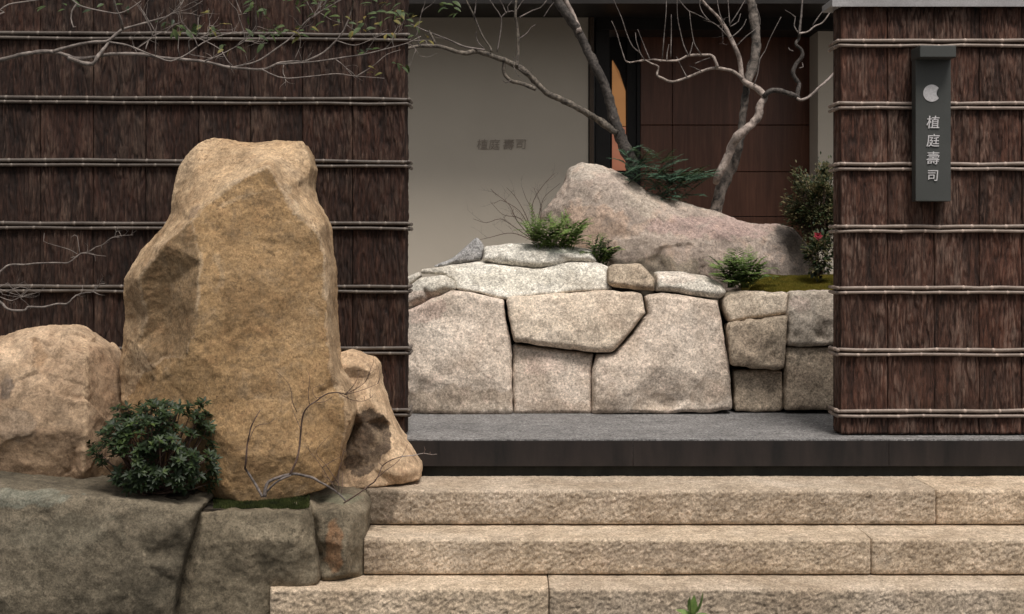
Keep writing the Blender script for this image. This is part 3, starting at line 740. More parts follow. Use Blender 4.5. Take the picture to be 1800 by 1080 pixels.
def pole(pts, r, mat, parent, seed, name='bamboo_pole', nodes=0.16, sides=10):
    """a bamboo pole along a list of points, with its knuckles"""
    rnd = random.Random(seed)
    P = [Vector(p) for p in pts]
    L = [0.0]
    for a, b in zip(P[:-1], P[1:]): L.append(L[-1] + (b - a).length)
    tot = L[-1]
    kn = []; s = rnd.uniform(0.03, nodes)
    while s < tot: kn.append(s); s += nodes * rnd.uniform(0.75, 1.3)
    ss = sorted(set([0, tot] + [min(tot, max(0, k + dd)) for k in kn for dd in (-0.010, -0.0035, 0, 0.0035, 0.010)] + [i * 0.05 for i in range(int(tot / 0.05) + 1)]))
    def at(s):
        for i in range(len(P) - 1):
            if s <= L[i + 1] + 1e-9:
                t = (s - L[i]) / max(1e-9, L[i + 1] - L[i]); return P[i].lerp(P[i + 1], t), (P[i + 1] - P[i]).normalized()
        return P[-1], (P[-1] - P[-2]).normalized()
    V, F, K_ = [], [], []
    for s in ss:
        c, t = at(s)
        dk = min([abs(s - k) for k in kn] + [1])
        rr = r * (1.22 if dk < 0.001 else 0.98 if dk < 0.005 else 1.0) * (1 - 0.12 * s / tot)
        if s == 0 or s == tot: rr *= 0.93
        u = t.cross(Vector((0, 0, 1)));
        if u.length < 0.1: u = Vector((1, 0, 0))
        u.normalize(); w = u.cross(t)
        for k in range(sides):
            a = 2 * math.pi * k / sides
            V.append(tuple(c + (u * math.cos(a) + w * math.sin(a)) * rr)); K_.append(0.8 if dk < 0.004 else 0.0)
    m = len(ss)
    for i in range(m - 1):
        for k in range(sides):
            a = i * sides + k; b = i * sides + (k + 1) % sides
            F.append([a, b, b + sides, a + sides])
    F.append(list(range(sides))[::-1]); F.append([(m - 1) * sides + k for k in range(sides)])
    return mk(name, V, F, mat, parent, smooth=True, attr={'node': K_})

FD = 7.16
def zat(py, D=FD): return 1.0 - (py - HY) * D / F_PX
def fence(name, cols, rows, xe, side, top_py, bot_py, mat, bmat, label, seed, tilt):
    """cols: px joints; rows: centres of the rail pairs (px), xe: px of the free end, side: -1 when the free end is on the left"""
    xs = [xat(c, FD) for c in cols]
    x0, x1 = xs[0], xs[-1]
    root = empty(name, ((x0 + x1) / 2, FD + 0.07, 0), label, 'fence')
    zt, zb = zat(top_py), zat(bot_py)
    ys = [top_py] + rows + [bot_py]
    ys = [y for k, y in enumerate(ys) if k == 0 or y > ys[k - 1]]
    boxo('fence_core', x0 + 0.012, x1 - 0.012, FD + 0.012, FD + 0.128, zb + 0.01, zt - 0.005, M['black_steel'], root)
    s = seed
    for ci in range(len(xs) - 1):
        for ri in range(len(ys) - 1):
            s += 1
            g = 0.0013
            za, zbm = zat(ys[ri]), zat(ys[ri + 1])
            rnd = random.Random(s)
            bark_piece(xs[ci] + g, xs[ci + 1] - g, zbm + (0.0 if ri == len(ys) - 2 else 0.001), za, FD + rnd.uniform(-0.002, 0.003), seed + ci, mat, root)
    # the free end and the back, clad in the same bark
    xe_w = xs[0] if side < 0 else xs[-1]
    for ri in range(len(ys) - 1):
        za, zbm = zat(ys[ri]), zat(ys[ri + 1])
        P = bark_piece(0, 0.116, zbm, za, 0, seed + 60 + ri, mat, root, name='end_bark_panel', nxd=0.008)
        me = P.data; v = mesh_np(me)
        w = v.copy(); w[:, 0] = side * (-(v[:, 1])) if side > 0 else v[:, 1]; w[:, 1] = v[:, 0] * (1 if side > 0 else -1)
        me.vertices.foreach_set('co', w.ravel()); me.update()
        P.location = (xe_w - root.location.x + (0.004 * -side), 0, P.location.z)
    bark_piece(x0, x1, zb, zt, 0, seed + 90, mat, root, name='back_bark_panel', nxd=0.03, nzd=0.05).location = (0, FD + 0.142 - root.location.y, zb)
    # rails
    rr = 0.0104
    for ri, y in enumerate(rows):
        for k, dy in enumerate((-4.3, 4.3)):
            rnd = random.Random(seed * 31 + ri * 2 + k)
            fx = xe_w + side * 0.018
            far = x0 if side > 0 else x1
            n = 14; pts = []
            yf = FD - 0.027
            for i in range(n + 1):
                t = i / n
                x = far + (fx - far) * t
                tl = tilt(ri) * (1 - t) if side > 0 else 0
                pts.append((x, yf + rnd.uniform(-0.002, 0.002), zat(y + dy + tl, yf) + rnd.uniform(-0.003, 0.003)))
            pole(pts, rr * (1.0 if k == 0 else 0.88), bmat, root, rnd.random())
            xs_ = xe_w + side * 0.019
            pole([(xs_, FD - 0.036 + 0.010 * k, zat(y + dy, yf) - 0.001), (xs_, FD + 0.16, zat(y + dy, yf))], rr * 0.95, bmat, root, rnd.random(), name='end_bamboo_pole', nodes=0.12)
    return root, x0, x1, zt, zb

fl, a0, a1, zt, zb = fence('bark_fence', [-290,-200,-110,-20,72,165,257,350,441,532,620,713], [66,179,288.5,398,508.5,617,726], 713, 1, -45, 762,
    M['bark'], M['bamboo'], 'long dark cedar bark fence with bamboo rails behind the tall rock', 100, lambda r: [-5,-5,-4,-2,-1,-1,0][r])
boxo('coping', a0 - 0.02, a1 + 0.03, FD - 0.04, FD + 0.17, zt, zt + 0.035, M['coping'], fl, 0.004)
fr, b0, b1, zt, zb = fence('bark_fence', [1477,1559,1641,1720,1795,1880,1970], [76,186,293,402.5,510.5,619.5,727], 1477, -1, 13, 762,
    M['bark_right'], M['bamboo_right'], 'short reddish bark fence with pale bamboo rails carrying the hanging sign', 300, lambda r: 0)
boxo('coping', b0 - 0.055, b1 + 0.03, FD - 0.05, FD + 0.18, zt, zt + 0.036, M['coping'], fr, 0.004)
boxo('coping_lip', b0 - 0.055, b1 + 0.03, FD - 0.057, FD - 0.0515, zt - 0.006, zt + 0.01, M['coping'], fr)
for px in (1500, 1520, 1620, 1700, 1790, 1880):
    boxo('foot_block', xat(px, FD), xat(px + 14, FD), FD + 0.0, FD + 0.1, 0.0, zat(762) + 0.012, M['black_steel'], fr)
for px in (-200, 100, 400, 640, 690):
    boxo('foot_block', xat(px, FD), xat(px + 14, FD), FD + 0.0, FD + 0.1, 0.0, zat(762) + 0.012, M['black_steel'], fl)

# ------------------------------------------------------------------ hanging sign on the right fence
sg = empty('hanging_sign', (xat(1638, 7.04), 7.06, zat(354, 7.04)), 'tall narrow dark grey sign with a pale moon and characters on the right fence', 'sign')
sx0, sx1 = xat(1605, 7.10), xat(1671, 7.06)
boxo('sign_board', sx0, sx1, 7.055, 7.125, zat(354, 7.04), zat(90, 7.04), M['sign'], sg, 0.003)
boxo('sign_cap', xat(1605, 7.09) , xat(1681, 6.97), 6.97, 7.13, zat(101, 6.97), zat(80, 6.97), M['sign'], sg, 0.004)
def moon(cx, cz, r, y):
    pts = []
    bx, br = cx + r * 1.3, r * 0.75
    n = 72
    d_ = bx - cx; a = (d_ * d_ + r * r - br * br) / (2 * d_); h = math.sqrt(r * r - a * a)
    t0 = math.atan2(h, a)
    for i in range(n + 1):
        t = t0 + (2 * math.pi - 2 * t0) * i / n; pts.append((cx + r * math.cos(t), cz + r * math.sin(t)))
    u0 = math.atan2(-h, a - d_); u1 = math.atan2(h, a - d_)
    u0 = u0 % (2 * math.pi)
    for i in range(1, 24):
        t = u0 + (u1 - u0) * i / 24; pts.append((bx + br * math.cos(t), cz + br * math.sin(t)))
    n = len(pts)
    V = [(p[0], y, p[1]) for p in pts] + [(p[0], y + 0.004, p[1]) for p in pts]
    bm = bmesh.new()
    vs = [bm.verts.new(v) for v in V]
    f = bm.faces.new(vs[:n]); 
    for i in range(n): bm.faces.new((vs[i], vs[(i + 1) % n], vs[n + (i + 1) % n], vs[n + i]))
    bmesh.ops.triangulate(bm, faces=[f]); bmesh.ops.recalc_face_normals(bm, faces=bm.faces)
    V = [tuple(v.co) for v in bm.verts]; F = [[v.index for v in f.verts] for f in bm.faces]
    bm.verts.index_update()
    F = [[v.index for v in f.verts] for f in bm.faces]
    bm.free(); return V, F
c = W(1638, 164, 7.052)
V, F = moon(c[0], c[2], 15.0 * 7.052 / F_PX, 7.052)
mk('moon_emblem', V, F, M['print'], sg)
def glyph(ch, px, py, size_px, D, mat, parent, off=0.0, depth=0.002, name='character', ysc=1.0):
    cu = bpy.data.curves.new('glyph', 'FONT'); cu.body = ch
    cu.size = size_px * D / F_PX; cu.align_x = 'CENTER'; cu.align_y = 'CENTER'; cu.extrude = depth; cu.offset = off; cu.shear = 0.08
    o = bpy.data.objects.new('glyph', cu); C.objects.link(o)
    dg = bpy.context.evaluated_depsgraph_get()
    me = bpy.data.meshes.new_from_object(o.evaluated_get(dg))
    bpy.data.objects.remove(o)
    v = mesh_np(me)
    print('glyph', ch, len(v), v.min(0), v.max(0))
    ctr = (v.min(0) + v.max(0)) / 2
    v = v - ctr
    v = np.stack([v[:, 0], -v[:, 2], v[:, 1] * ysc], 1)
    me.vertices.foreach_set('co', v.ravel()); me.update(); me.name = name
    me.materials.clear()
    ob = newobj(name, me, mat, parent)
    w = W(px, py, D)
    ob.location = (w[0] - parent.location.x, w[1] - parent.location.y, w[2] - parent.location.z)
    return ob
for ch, py, sz in (('植', 215, 24), ('庭', 247, 24), ('壽', 278, 24), ('司', 309, 22)):
    glyph(ch, 1640, py, sz, 7.052, M['print'], sg, off=0.0002)

# ------------------------------------------------------------------ the building behind
def wood_mat():
    m, nt, b = NM('red_brown_wood')
    v = coords(nt, (1, 1, 0.06)); n = noise_n(nt, v, 26, 6, 0.65, 0.6); f = noise_n(nt, v, 160, 3, 0.6)
    big = noise_n(nt, coords(nt, (1, 1, 0.3)), 2.2, 3, 0.5)
    c = ramp(nt, n, [(0.3, (0.12, 0.046, 0.026)), (0.5, (0.17, 0.068, 0.038)), (0.7, (0.235, 0.098, 0.057))])
    c = mix(nt, 0.6, c, ramp(nt, big, [(0.35, 0.55), (0.62, 1.35)]), 'MULTIPLY')
    c = mix(nt, 0.3, c, ramp(nt, f, [(0.3, 0.6), (0.7, 1.4)]), 'MULTIPLY')
    nt.links.new(c, b.inputs['Base Color']); b.inputs['Roughness'].default_value = 0.42
    bump(nt, b, [(n, 0.05, 0.004)])
    return m
M['wood'] = wood_mat()
BD = 10.5
def bx(px, D=BD): return (px - CX) * D / F_PX
def bz(py, D=BD): return 1.0 - (py - HY) * D / F_PX
bl = empty('restaurant_building', (0.6, BD, 0.0), 'dark eaved building with beige wall and brown wood panelling behind the garden', 'building')
boxo('plaster_wall', bx(300), bx(1034), BD, BD + 0.3, 0, bz(31), M['plaster'], bl)
boxo('wall_trim', bx(1036), bx(1044), BD - 0.02, BD + 0.3, 0, bz(31), simple_mat('bronze_trim', (0.06, 0.04, 0.026), (0.09, 0.06, 0.04), (3, 3, 3), 0.5), bl)
boxo('door_post', bx(1048), bx(1072), BD + 0.05, BD + 0.35, 0, bz(31), M['black_steel'], bl)
boxo('lintel', bx(1049), bx(2100), BD + 0.02, BD + 0.40, bz(52), bz(20), M['black_steel'], bl)
boxo('plaster_wall', bx(1441), bx(2200), BD + 0.06, BD + 0.36, 0, bz(53), M['plaster'], bl)
boxo('soffit', bx(-500), bx(2600), 9.75, 14.0, bz(31) + 0.004, bz(31) + 0.06, M['black_steel'], bl)
boxo('eave_fascia', bx(-500), bx(2600), 9.72, 9.747, bz(31) - 0.03, bz(31) + 0.30, M['black_steel'], bl)
boxo('roof', bx(-500), bx(2600), 9.75, 14.0, bz(31) + 0.065, bz(31) + 1.6, M['black_steel'], bl)
ws = BD + 0.55
boxo('back_panel', bx(1072, ws), bx(1500, ws), ws + 0.04, ws + 0.1, 0, bz(20, ws), M['black_steel'], bl)
for x0, x1 in ((1126, 1181.6), (1182.4, 1438)):
    for y0, y1 in ((50, 219.5), (220.7, 301.5), (302.7, 380.5), (381.7, 520)):
        boxo('wood_panel', bx(x0, ws), bx(x1, ws), ws, ws + 0.03, bz(y1, ws), bz(y0, ws), M['wood'], bl, 0.003)
boxo('panel_frame', bx(1119, ws), bx(1125, ws), ws - 0.03, ws + 0.03, 0, bz(40, ws), M['black_steel'], bl)
# lit room glimpsed beside the panelling
def emis(name, c, s):
    m, nt, b = NM(name)
    v = coords(nt, (2, 2, 5)); n = noise_n(nt, v, 1.5, 2, 0.5)
    nt.links.new(ramp(nt, n, [(0.35, tuple(x * 0.75 for x in c)), (0.65, c)]), b.inputs['Emission Color'])
    b.inputs['Emission Strength'].default_value = s; b.inputs['Base Color'].default_value = (c[0] * .5, c[1] * .5, c[2] * .5, 1); b.inputs['Roughness'].default_value = .3
    return m
wy = ws + 0.03
lw = [((1076, 107), (1088, 122), (1100, 160), (1101, 222), (1076, 222), (0.36, 0.155, 0.05)), ]
def pane(pts, col, name='lit_window_pane'):
    V = [W(p[0], p[1], wy) for p in pts]; k = len(V)
    V += [(v[0], v[1] + 0.006, v[2]) for v in V]
    F = [list(range(k)), list(range(k, 2 * k))[::-1]] + [[i, i + k, (i + 1) % k + k, (i + 1) % k] for i in range(k)]
    mk(name, V, F, emis('lit_pane', col, 0.32), bl)
pane([(1076, 107), (1077, 106), (1088, 125), (1099, 158), (1099.5, 160)], (0.27, 0.115, 0.035))
pane([(1076, 107.5), (1099.5, 160.5), (1100, 222), (1076, 222)], (0.37, 0.165, 0.055))
pane([(1076, 223.5), (1100, 223.5), (1100, 300), (1076, 300)], (0.40, 0.15, 0.085))
boxo('window_mullion', bx(1102, ws), bx(1118, ws), ws - 0.01, ws + 0.03, 0, bz(40, ws), M['black_steel'], bl)
for ch, px in (('植', 848), ('庭', 869), ('壽', 894), ('司', 916)):
    glyph(ch, px, 254, 21, BD - 0.004, M['wall_print'], bl, name='wall_character', ysc=0.95)
print('fence/building', round(time.time() - T0, 1), flush=True)
# ------------------------------------------------------------------ plants: helpers
def twig_mat(name, c1, c2, scale=40, stretch=1.0):
    m, nt, b = NM(name)
    v = coords(nt, (1, 1, stretch)); n = noise_n(nt, v, scale, 5, 0.7, 0.4); n2 = noise_n(nt, v, 12, 4, 0.6, 0.4)
    c = ramp(nt, n, [(0.38, c1), (0.62, c2)])
    c = mix(nt, 0.7, c, ramp(nt, n2, [(0.35, 0.55), (0.6, 1.3)]), 'MULTIPLY')
    nt.links.new(c, b.inputs['Base Color']); b.inputs['Roughness'].default_value = 0.85
    bump(nt, b, [(n, 0.6, 0.004)])
    return m
M['bark_dark'] = twig_mat('dark_tree_bark', (0.016, 0.012, 0.010), (0.085, 0.070, 0.060), 60)
M['bark_grey'] = twig_mat('grey_tree_bark', (0.030, 0.024, 0.019), (0.17, 0.14, 0.11), 50)
M['bark_pale'] = twig_mat('pale_tree_bark', (0.13, 0.10, 0.085), (0.40, 0.325, 0.28), 26)
M['bark_two'] = twig_mat('patchy_tree_bark', (0.022, 0.018, 0.015), (0.20, 0.165, 0.14), 24)
M['twig'] = twig_mat('grey_brown_twig', (0.06, 0.048, 0.042), (0.17, 0.14, 0.125), 40)
M['twig_near'] = twig_mat('near_grey_twig', (0.10, 0.08, 0.07), (0.24, 0.20, 0.175), 30)
M['twig_pale'] = twig_mat('pale_twig', (0.20, 0.16, 0.14), (0.40, 0.335, 0.30), 40)
M['twig_red'] = twig_mat('reddish_twig', (0.055, 0.03, 0.022), (0.13, 0.08, 0.058), 60)
def leaf_mat(name, c1, c2, c3, rough=0.45, sc=30):
    m, nt, b = NM(name)
    v = coords(nt); n = noise_n(nt, v, sc, 3, 0.6)
    c = ramp(nt, n, [(0.3, c1), (0.5, c2), (0.72, c3)])
    nt.links.new(c, b.inputs['Base Color']); b.inputs['Roughness'].default_value = rough + .1; b.inputs['Specular IOR Level'].default_value = 0.3
    tr = node(nt, 'ShaderNodeBsdfTranslucent'); nt.links.new(c, tr.inputs['Color'])
    mx = node(nt, 'ShaderNodeMixShader'); mx.inputs[0].default_value = 0.22
    out = nt.nodes['Material Output']
    nt.links.new(b.outputs[0], mx.inputs[1]); nt.links.new(tr.outputs[0], mx.inputs[2]); nt.links.new(mx.outputs[0], out.inputs['Surface'])
    return m
M['leaf_dark'] = leaf_mat('dark_glossy_leaf', (0.009, 0.017, 0.006), (0.017, 0.031, 0.010), (0.045, 0.07, 0.02), 0.4)
M['leaf_green_dark'] = leaf_mat('young_shrub_leaf', (0.02, 0.035, 0.010), (0.04, 0.065, 0.016), (0.09, 0.12, 0.03), 0.4)
M['leaf_teal'] = leaf_mat('bluish_leaf', (0.04, 0.085, 0.055), (0.075, 0.14, 0.088), (0.13, 0.20, 0.125), 0.5)
M['leaf_green'] = leaf_mat('fresh_fern_leaf', (0.07, 0.125, 0.028), (0.14, 0.215, 0.055), (0.26, 0.32, 0.11), 0.5)
M['leaf_yellow'] = leaf_mat('yellowing_leaf', (0.10, 0.12, 0.022), (0.17, 0.165, 0.03), (0.30, 0.22, 0.04), 0.5)
M['leaf_olive'] = leaf_mat('olive_brown_leaf', (0.035, 0.045, 0.018), (0.085, 0.080, 0.032), (0.20, 0.15, 0.07), 0.5, 18)
M['leaf_red'] = leaf_mat('red_petal', (0.22, 0.02, 0.03), (0.32, 0.03, 0.05), (0.42, 0.06, 0.08), 0.5)
M['moss'] = leaf_mat('moss', (0.085, 0.075, 0.010), (0.16, 0.135, 0.016), (0.24, 0.18, 0.03), 0.9, 14)
M['moss_dark'] = leaf_mat('dark_moss', (0.018, 0.024, 0.007), (0.035, 0.045, 0.010), (0.06, 0.07, 0.018), 0.9, 14)

def tube(P, Rr, sides=7, bumpy=0.0, seed=0):
    P = [Vector(p) for p in P]; n = len(P)
    V, F = [], []
    up = Vector((0.13, 0.98, 0.11))
    for i in range(n):
        t = (P[min(i + 1, n - 1)] - P[max(i - 1, 0)]).normalized()
        u = t.cross(up)
        if u.length < 0.05: u = t.cross(Vector((1, 0, 0)))
        u.normalize(); w = u.cross(t)
        for k in range(sides):
            a = 2 * math.pi * k / sides
            q = P[i] + (u * math.cos(a) + w * math.sin(a)) * Rr[i]
            V.append(tuple(q))
    if bumpy:
        A = np.array(V); ctr = np.repeat(np.array([tuple(p) for p in P]), sides, 0)
        nrm = A - ctr
        A = A + nrm * (bumpy * (fbm(A * 22 + seed, 3) * 1.2 + fbm(A * 70 + seed, 2) * 0.6))[:, None]
        V = A.tolist()
    for i in range(n - 1):
        for k in range(sides):
            a = i * sides + k; b = i * sides + (k + 1) % sides
            F.append([a, b, b + sides, a + sides])
    F.append(list(range(sides))[::-1]); F.append([(n - 1) * sides + k for k in range(sides)])
    return V, F
def curve(P, Rr, step=0.03, wob=0.0, seed=0):
    """Catmull-Rom through the points, radii interpolated"""
    P = [Vector(p) for p in P]
    if len(P) == 2: P = [P[0], P[0].lerp(P[1], .5), P[1]]; Rr = [Rr[0], (Rr[0] + Rr[-1]) / 2, Rr[-1]]
    Q = [P[0] * 2 - P[1]] + P + [P[-1] * 2 - P[-2]]
    out, ro = [], []
    rnd = random.Random(seed)
    for i in range(1, len(Q) - 2):
        L = (Q[i + 1] - Q[i]).length; k = max(1, int(L / step))
        for s in range(k):
            t = s / k
            a, b, c_, d_ = Q[i - 1], Q[i], Q[i + 1], Q[i + 2]
            p = 0.5 * ((2 * b) + (c_ - a) * t + (2 * a - 5 * b + 4 * c_ - d_) * t * t + (3 * b - a - 3 * c_ + d_) * t ** 3)
            if wob: p = p + Vector((rnd.uniform(-wob, wob), rnd.uniform(-wob, wob), rnd.uniform(-wob, wob)))
            out.append(p); ro.append(Rr[i - 1] + (Rr[i] - Rr[i - 1]) * t)
    out.append(P[-1]); ro.append(Rr[-1])
    return out, ro
def pxl(pts, D, dD=0.0, seed=0):
    """pixel polyline -> world; depth drifts by dD from first to last point, with a wander of its own"""
    rnd = random.Random(seed); n = len(pts); w = 0; out = []
    for i, p in enumerate(pts):
        w += rnd.uniform(-0.02, 0.02)
        out.append(W(p[0], p[1], D + dD * i / max(1, n - 1) + (w if 0 < i < n - 1 else 0)))
    return out
def rad(r0, r1, n, D): return [(r0 + (r1 - r0) * i / (n - 1)) * D / F_PX for i in range(n)]
def twigs(base, n, length, r, seed, spread=0.7, up=0.35, depth=2, along=(0.2, 1.0), flat=0.4, first_dir=None):
    """side shoots grown off a polyline of world points; returns a list of (points, radii)"""
    rnd = random.Random(seed); out = []
    B = [Vector(b) for b in base]
    for _ in range(n):
        f = rnd.uniform(*along) * (len(B) - 1); i = min(int(f), len(B) - 2)
        p = B[i].lerp(B[i + 1], f - i); t = (B[i + 1] - B[i]).normalized()
        dirv = (t * rnd.uniform(0.2, 1.0) + Vector((rnd.uniform(-spread, spread), rnd.uniform(-flat, flat), rnd.uniform(-spread, spread) + up))).normalized()
        L = length * rnd.uniform(0.45, 1.15); k = 5; pts = [p]; q = p.copy(); dv = dirv.copy()
        for s in range(k):
            dv = (dv + Vector((rnd.uniform(-.3, .3), rnd.uniform(-.2, .2), rnd.uniform(-.25, .35)))).normalized()
            q = q + dv * L / k; pts.append(q.copy())
        rr = [r * (1 - 0.75 * s / k) for s in range(k + 1)]
        out.append((pts, rr))
        if depth > 1:
            out += twigs(pts, max(1, int(n * 0.0) + 2), length * 0.5, r * 0.6, rnd.random(), spread, up, depth - 1, (0.3, 1.0), flat)
    return out
def limbs(name, segs, mat, parent, sides=6, step=0.03, bumpy=0.0):
    parts = []
    for k, (P, Rr) in enumerate(segs):
        c_, r_ = curve(P, Rr, step); parts.append(tube(c_, r_, sides, bumpy, k))
    V, F = join(parts)
    return mk(name, V, F, mat, parent, smooth=True)

def leaf_geo(L, Wd, fold=0.25, droop=0.25, segs=4):
    """a pointed leaf along +X: two halves folded on the midrib, a little drooping"""
    V = []; F = []
    for i in range(segs + 1):
        t = i / segs; x = L * t; w = Wd * 0.5 * math.sin(math.pi * min(1, t ** 0.8)) ** 0.9 if 0 < t < 1 else 0.0
        z = -droop * L * t * t
        V += [(x, -w, z + fold * w), (x, 0, z), (x, w, z + fold * w)]
    for i in range(segs):
        a = i * 3
        F += [[a, a + 1, a + 4, a + 3], [a + 1, a + 2, a + 5, a + 4]]
    return np.array(V), F
def place_geo(V, pos, dirv, up, s):
    d_ = Vector(dirv).normalized(); u = Vector(up)
    y = u.cross(d_)
    if y.length < 1e-3: y = Vector((0, 1, 0)).cross(d_)
    y.normalize(); z = d_.cross(y)
    Mx = np.array([list(d_), list(y), list(z)])
    return (V * s) @ Mx + np.array(pos)
class Bag:
    def __init__(s): s.V = []; s.F = []; s.n = 0
    def add(s, V, F):
        s.V.append(np.asarray(V)); s.F += [[i + s.n for i in f] for f in F]; s.n += len(V)
    def build(s, name, mat, parent=None, smooth=True):
        return mk(name, np.concatenate(s.V), s.F, mat, parent, smooth=smooth)

def single_leaves(places, mesh_list, parent, name='leaf'):
    """each leaf an object of its own, meshes shared: places = (pos, dir, up, scale)"""
    from mathutils import Matrix
    pl = Vector(parent.location)
    for k, (pos, dirv, up, s) in enumerate(places):
        me = mesh_list[k % len(mesh_list)]
        o = bpy.data.objects.new(name, me); C.objects.link(o); o.parent = parent
        d_ = Vector(dirv).normalized(); y = Vector(up).cross(d_)
        if y.length < 1e-3: y = Vector((0, 1, 0)).cross(d_)
        y.normalize(); z = d_.cross(y)
        m = Matrix((d_, y, z)).transposed().to_4x4()
        m.translation = Vector(pos) - pl
        o.matrix_local = m @ Matrix.Scale(s, 4)
def leaf_mesh(L, Wd, mat, **kw):
    V, F = leaf_geo(L, Wd, **kw)
    me = bpy.data.meshes.new('leaf'); me.from_pydata(V.tolist(), [], F)
    me.polygons.foreach_set('use_smooth', [True] * len(me.polygons)); me.materials.append(mat); return me

# ------------------------------------------------------------------ tree one: dark trunk leaning left with the long branch
D1 = 9.15
t1 = empty('leaning_tree', W(1112, 300, D1), 'bare dark tree leaning left with a long low branch before the beige wall', 'tree')
tr = [(1113,300),(1109,283),(1094,250),(1083,222),(1074,189),(1063,150),(1044,111),(1027,78),(1013,50),(994,22),(979,0),(960,-40),(925,-130),(905,-230)]
limbs('trunk', [(pxl(tr, D1, 0, 1), [r * D1 / F_PX for r in (12,11,11,10,8.5,8,8,8,8,8,8,8,6,3)])], M['bark_dark'], t1, 10, 0.02, 0.35)
limbs('branch', [(pxl([(1018,58),(1012,40),(1002,17),(994,0),(985,-30),(990,-120)], D1 - .02), rad(6, 3, 6, D1))], M['bark_pale'], t1, 8, 0.02, 0.3)
mb = [(1085,234),(1055,214),(1036,202),(1013,189),(986,175),(966,167),(947,150),(922,125),(902,114),(886,106),(858,96),(836,90),(819,94),(799,90),(772,82),(744,81),(727,83),(697,91)]
limbs('branch', [(pxl(mb, D1 - .02, -.5, 2), [r * 9 / F_PX for r in (7,6.5,6,5.5,5.5,5.5,5,5,5,4.8,4.6,4.6,4,3.6,3.4,3.2,2.6,1.6)])], M['bark_grey'], t1, 8, 0.02, 0.35)
b2 = [([(909,116),(909,111),(911,69),(908,40),(906,28),(908,-10)], 3.4, 2.2, 8.9), ([(863,90),(863,86),(847,61),(833,28),(819,0),(812,-15)], 2.2, 1.2, 8.85), ([(852,88),(819,83),(786,69),(752,56),(722,43)], 2.0, 1.0, 8.8),
      ([(886,108),(886,128),(897,142),(916,147),(941,157)], 3.2, 4.0, 8.9), ([(766,80),(760,66),(754,55)], 3.0, 2.2, 8.75)]
for P, r0, r1, D in b2:
    limbs('branch', [(pxl(P, D, 0, len(P)), rad(r0, r1, len(P), D))], M['bark_grey'] if r0 > 2.1 else M['twig'], t1, 7, 0.02, 0.3)
small = [([(913,31),(936,19),(950,14),(961,1)], 1.3, .8, 8.9), ([(834,26),(836,12),(837,0),(838,-12)], 1.2, .8, 8.85), ([(874,92),(880,56),(881,31),(870,14),(861,0)], 1.2, .7, 8.85),
         ([(850,85),(840,74),(836,62),(838,55)], 1.1, .6, 8.85), ([(912,69),(927,58),(934,48),(941,44)], 1.1, .6, 8.9), ([(881,31),(890,22),(900,20),(906,22)], 1.5, 1.2, 8.9), ([(890,24),(884,10),(876,-4)], 1, .5, 8.9),
         ([(906,22),(916,6),(926,-6)], 1, .5, 8.9), ([(894,22),(892,12),(900,2)], .9, .5, 8.9), ([(956,30),(966,14),(974,4)], .9, .5, 8.9), ([(741,82),(735,74),(738,66)], .9, .5, 8.7), ([(725,84),(714,90),(703,88)], 1, .5, 8.7), ([(897,142),(889,146),(884,142)], 1.2, .6, 8.9),
         ([(1079,210),(1074,205)], 1.2, .8, 9.1)]
segs = [(pxl(P, D), rad(a, b, len(P), D)) for P, a, b, D in small]
segs += twigs(pxl([(744,81),(727,83),(700,90)], 8.75), 6, .14, .0022, 5) + twigs(pxl([(858,96),(922,125)], 8.85), 4, .12, .0018, 6)
limbs('twigs', segs, M['twig'], t1, 5)['kind'] = 'stuff'

# ------------------------------------------------------------------ tree two: patchy upright stem and pale crooked stem
D2 = 9.2
t2 = empty('crooked_tree', W(1262, 385, D2), 'bare tree with pale crooked stems and upright twigs before the wood panelling', 'tree')
tp = [(1254,392),(1258,370),(1264,345),(1270,326),(1282,300),(1292,278),(1300,254),(1303,230),(1308,185),(1312,156),(1321,122),(1329,89),(1327,44),(1320,0),(1316,-30),(1300,-130),(1308,-230)]
limbs('trunk', [(pxl(tp, D2 + .06, 0, 3), [r * D2 / F_PX for r in (12,11,10.5,10.5,10,9,7.5,6.5,6.2,6.5,9,8,8,7.5,7,5,2.5)])], M['bark_two'], t2, 10, 0.02, 0.35)
pp = [(1258,322),(1262,311),(1277,281),(1288,255),(1296,241),(1314,226),(1325,215),(1333,204),(1336,185),(1345,170)]
limbs('trunk', [(pxl(pp, D2, -.08, 4), [r * D2 / F_PX for r in (5,7,7.2,7.5,9,7.5,7,7.5,6.5,5.5)])], M['bark_pale'], t2, 10, 0.02, 0.32)
pb = [(1347,171),(1336,161),(1328,154),(1314,148),(1305,139),(1302,118),(1299,100),(1291,80),(1284,67),(1277,52),(1270,41),(1260,28),(1251,19),(1233,0),(1225,-12)]
limbs('branch', [(pxl(pb, D2 - .08, 0, 5), [r * 9.1 / F_PX for r in (5.5,6,5.5,5,4.4,4.2,4,4,4,3.2,3,2.6,2.4,2.2,2)])], M['bark_pale'], t2, 8, 0.02, 0.3)
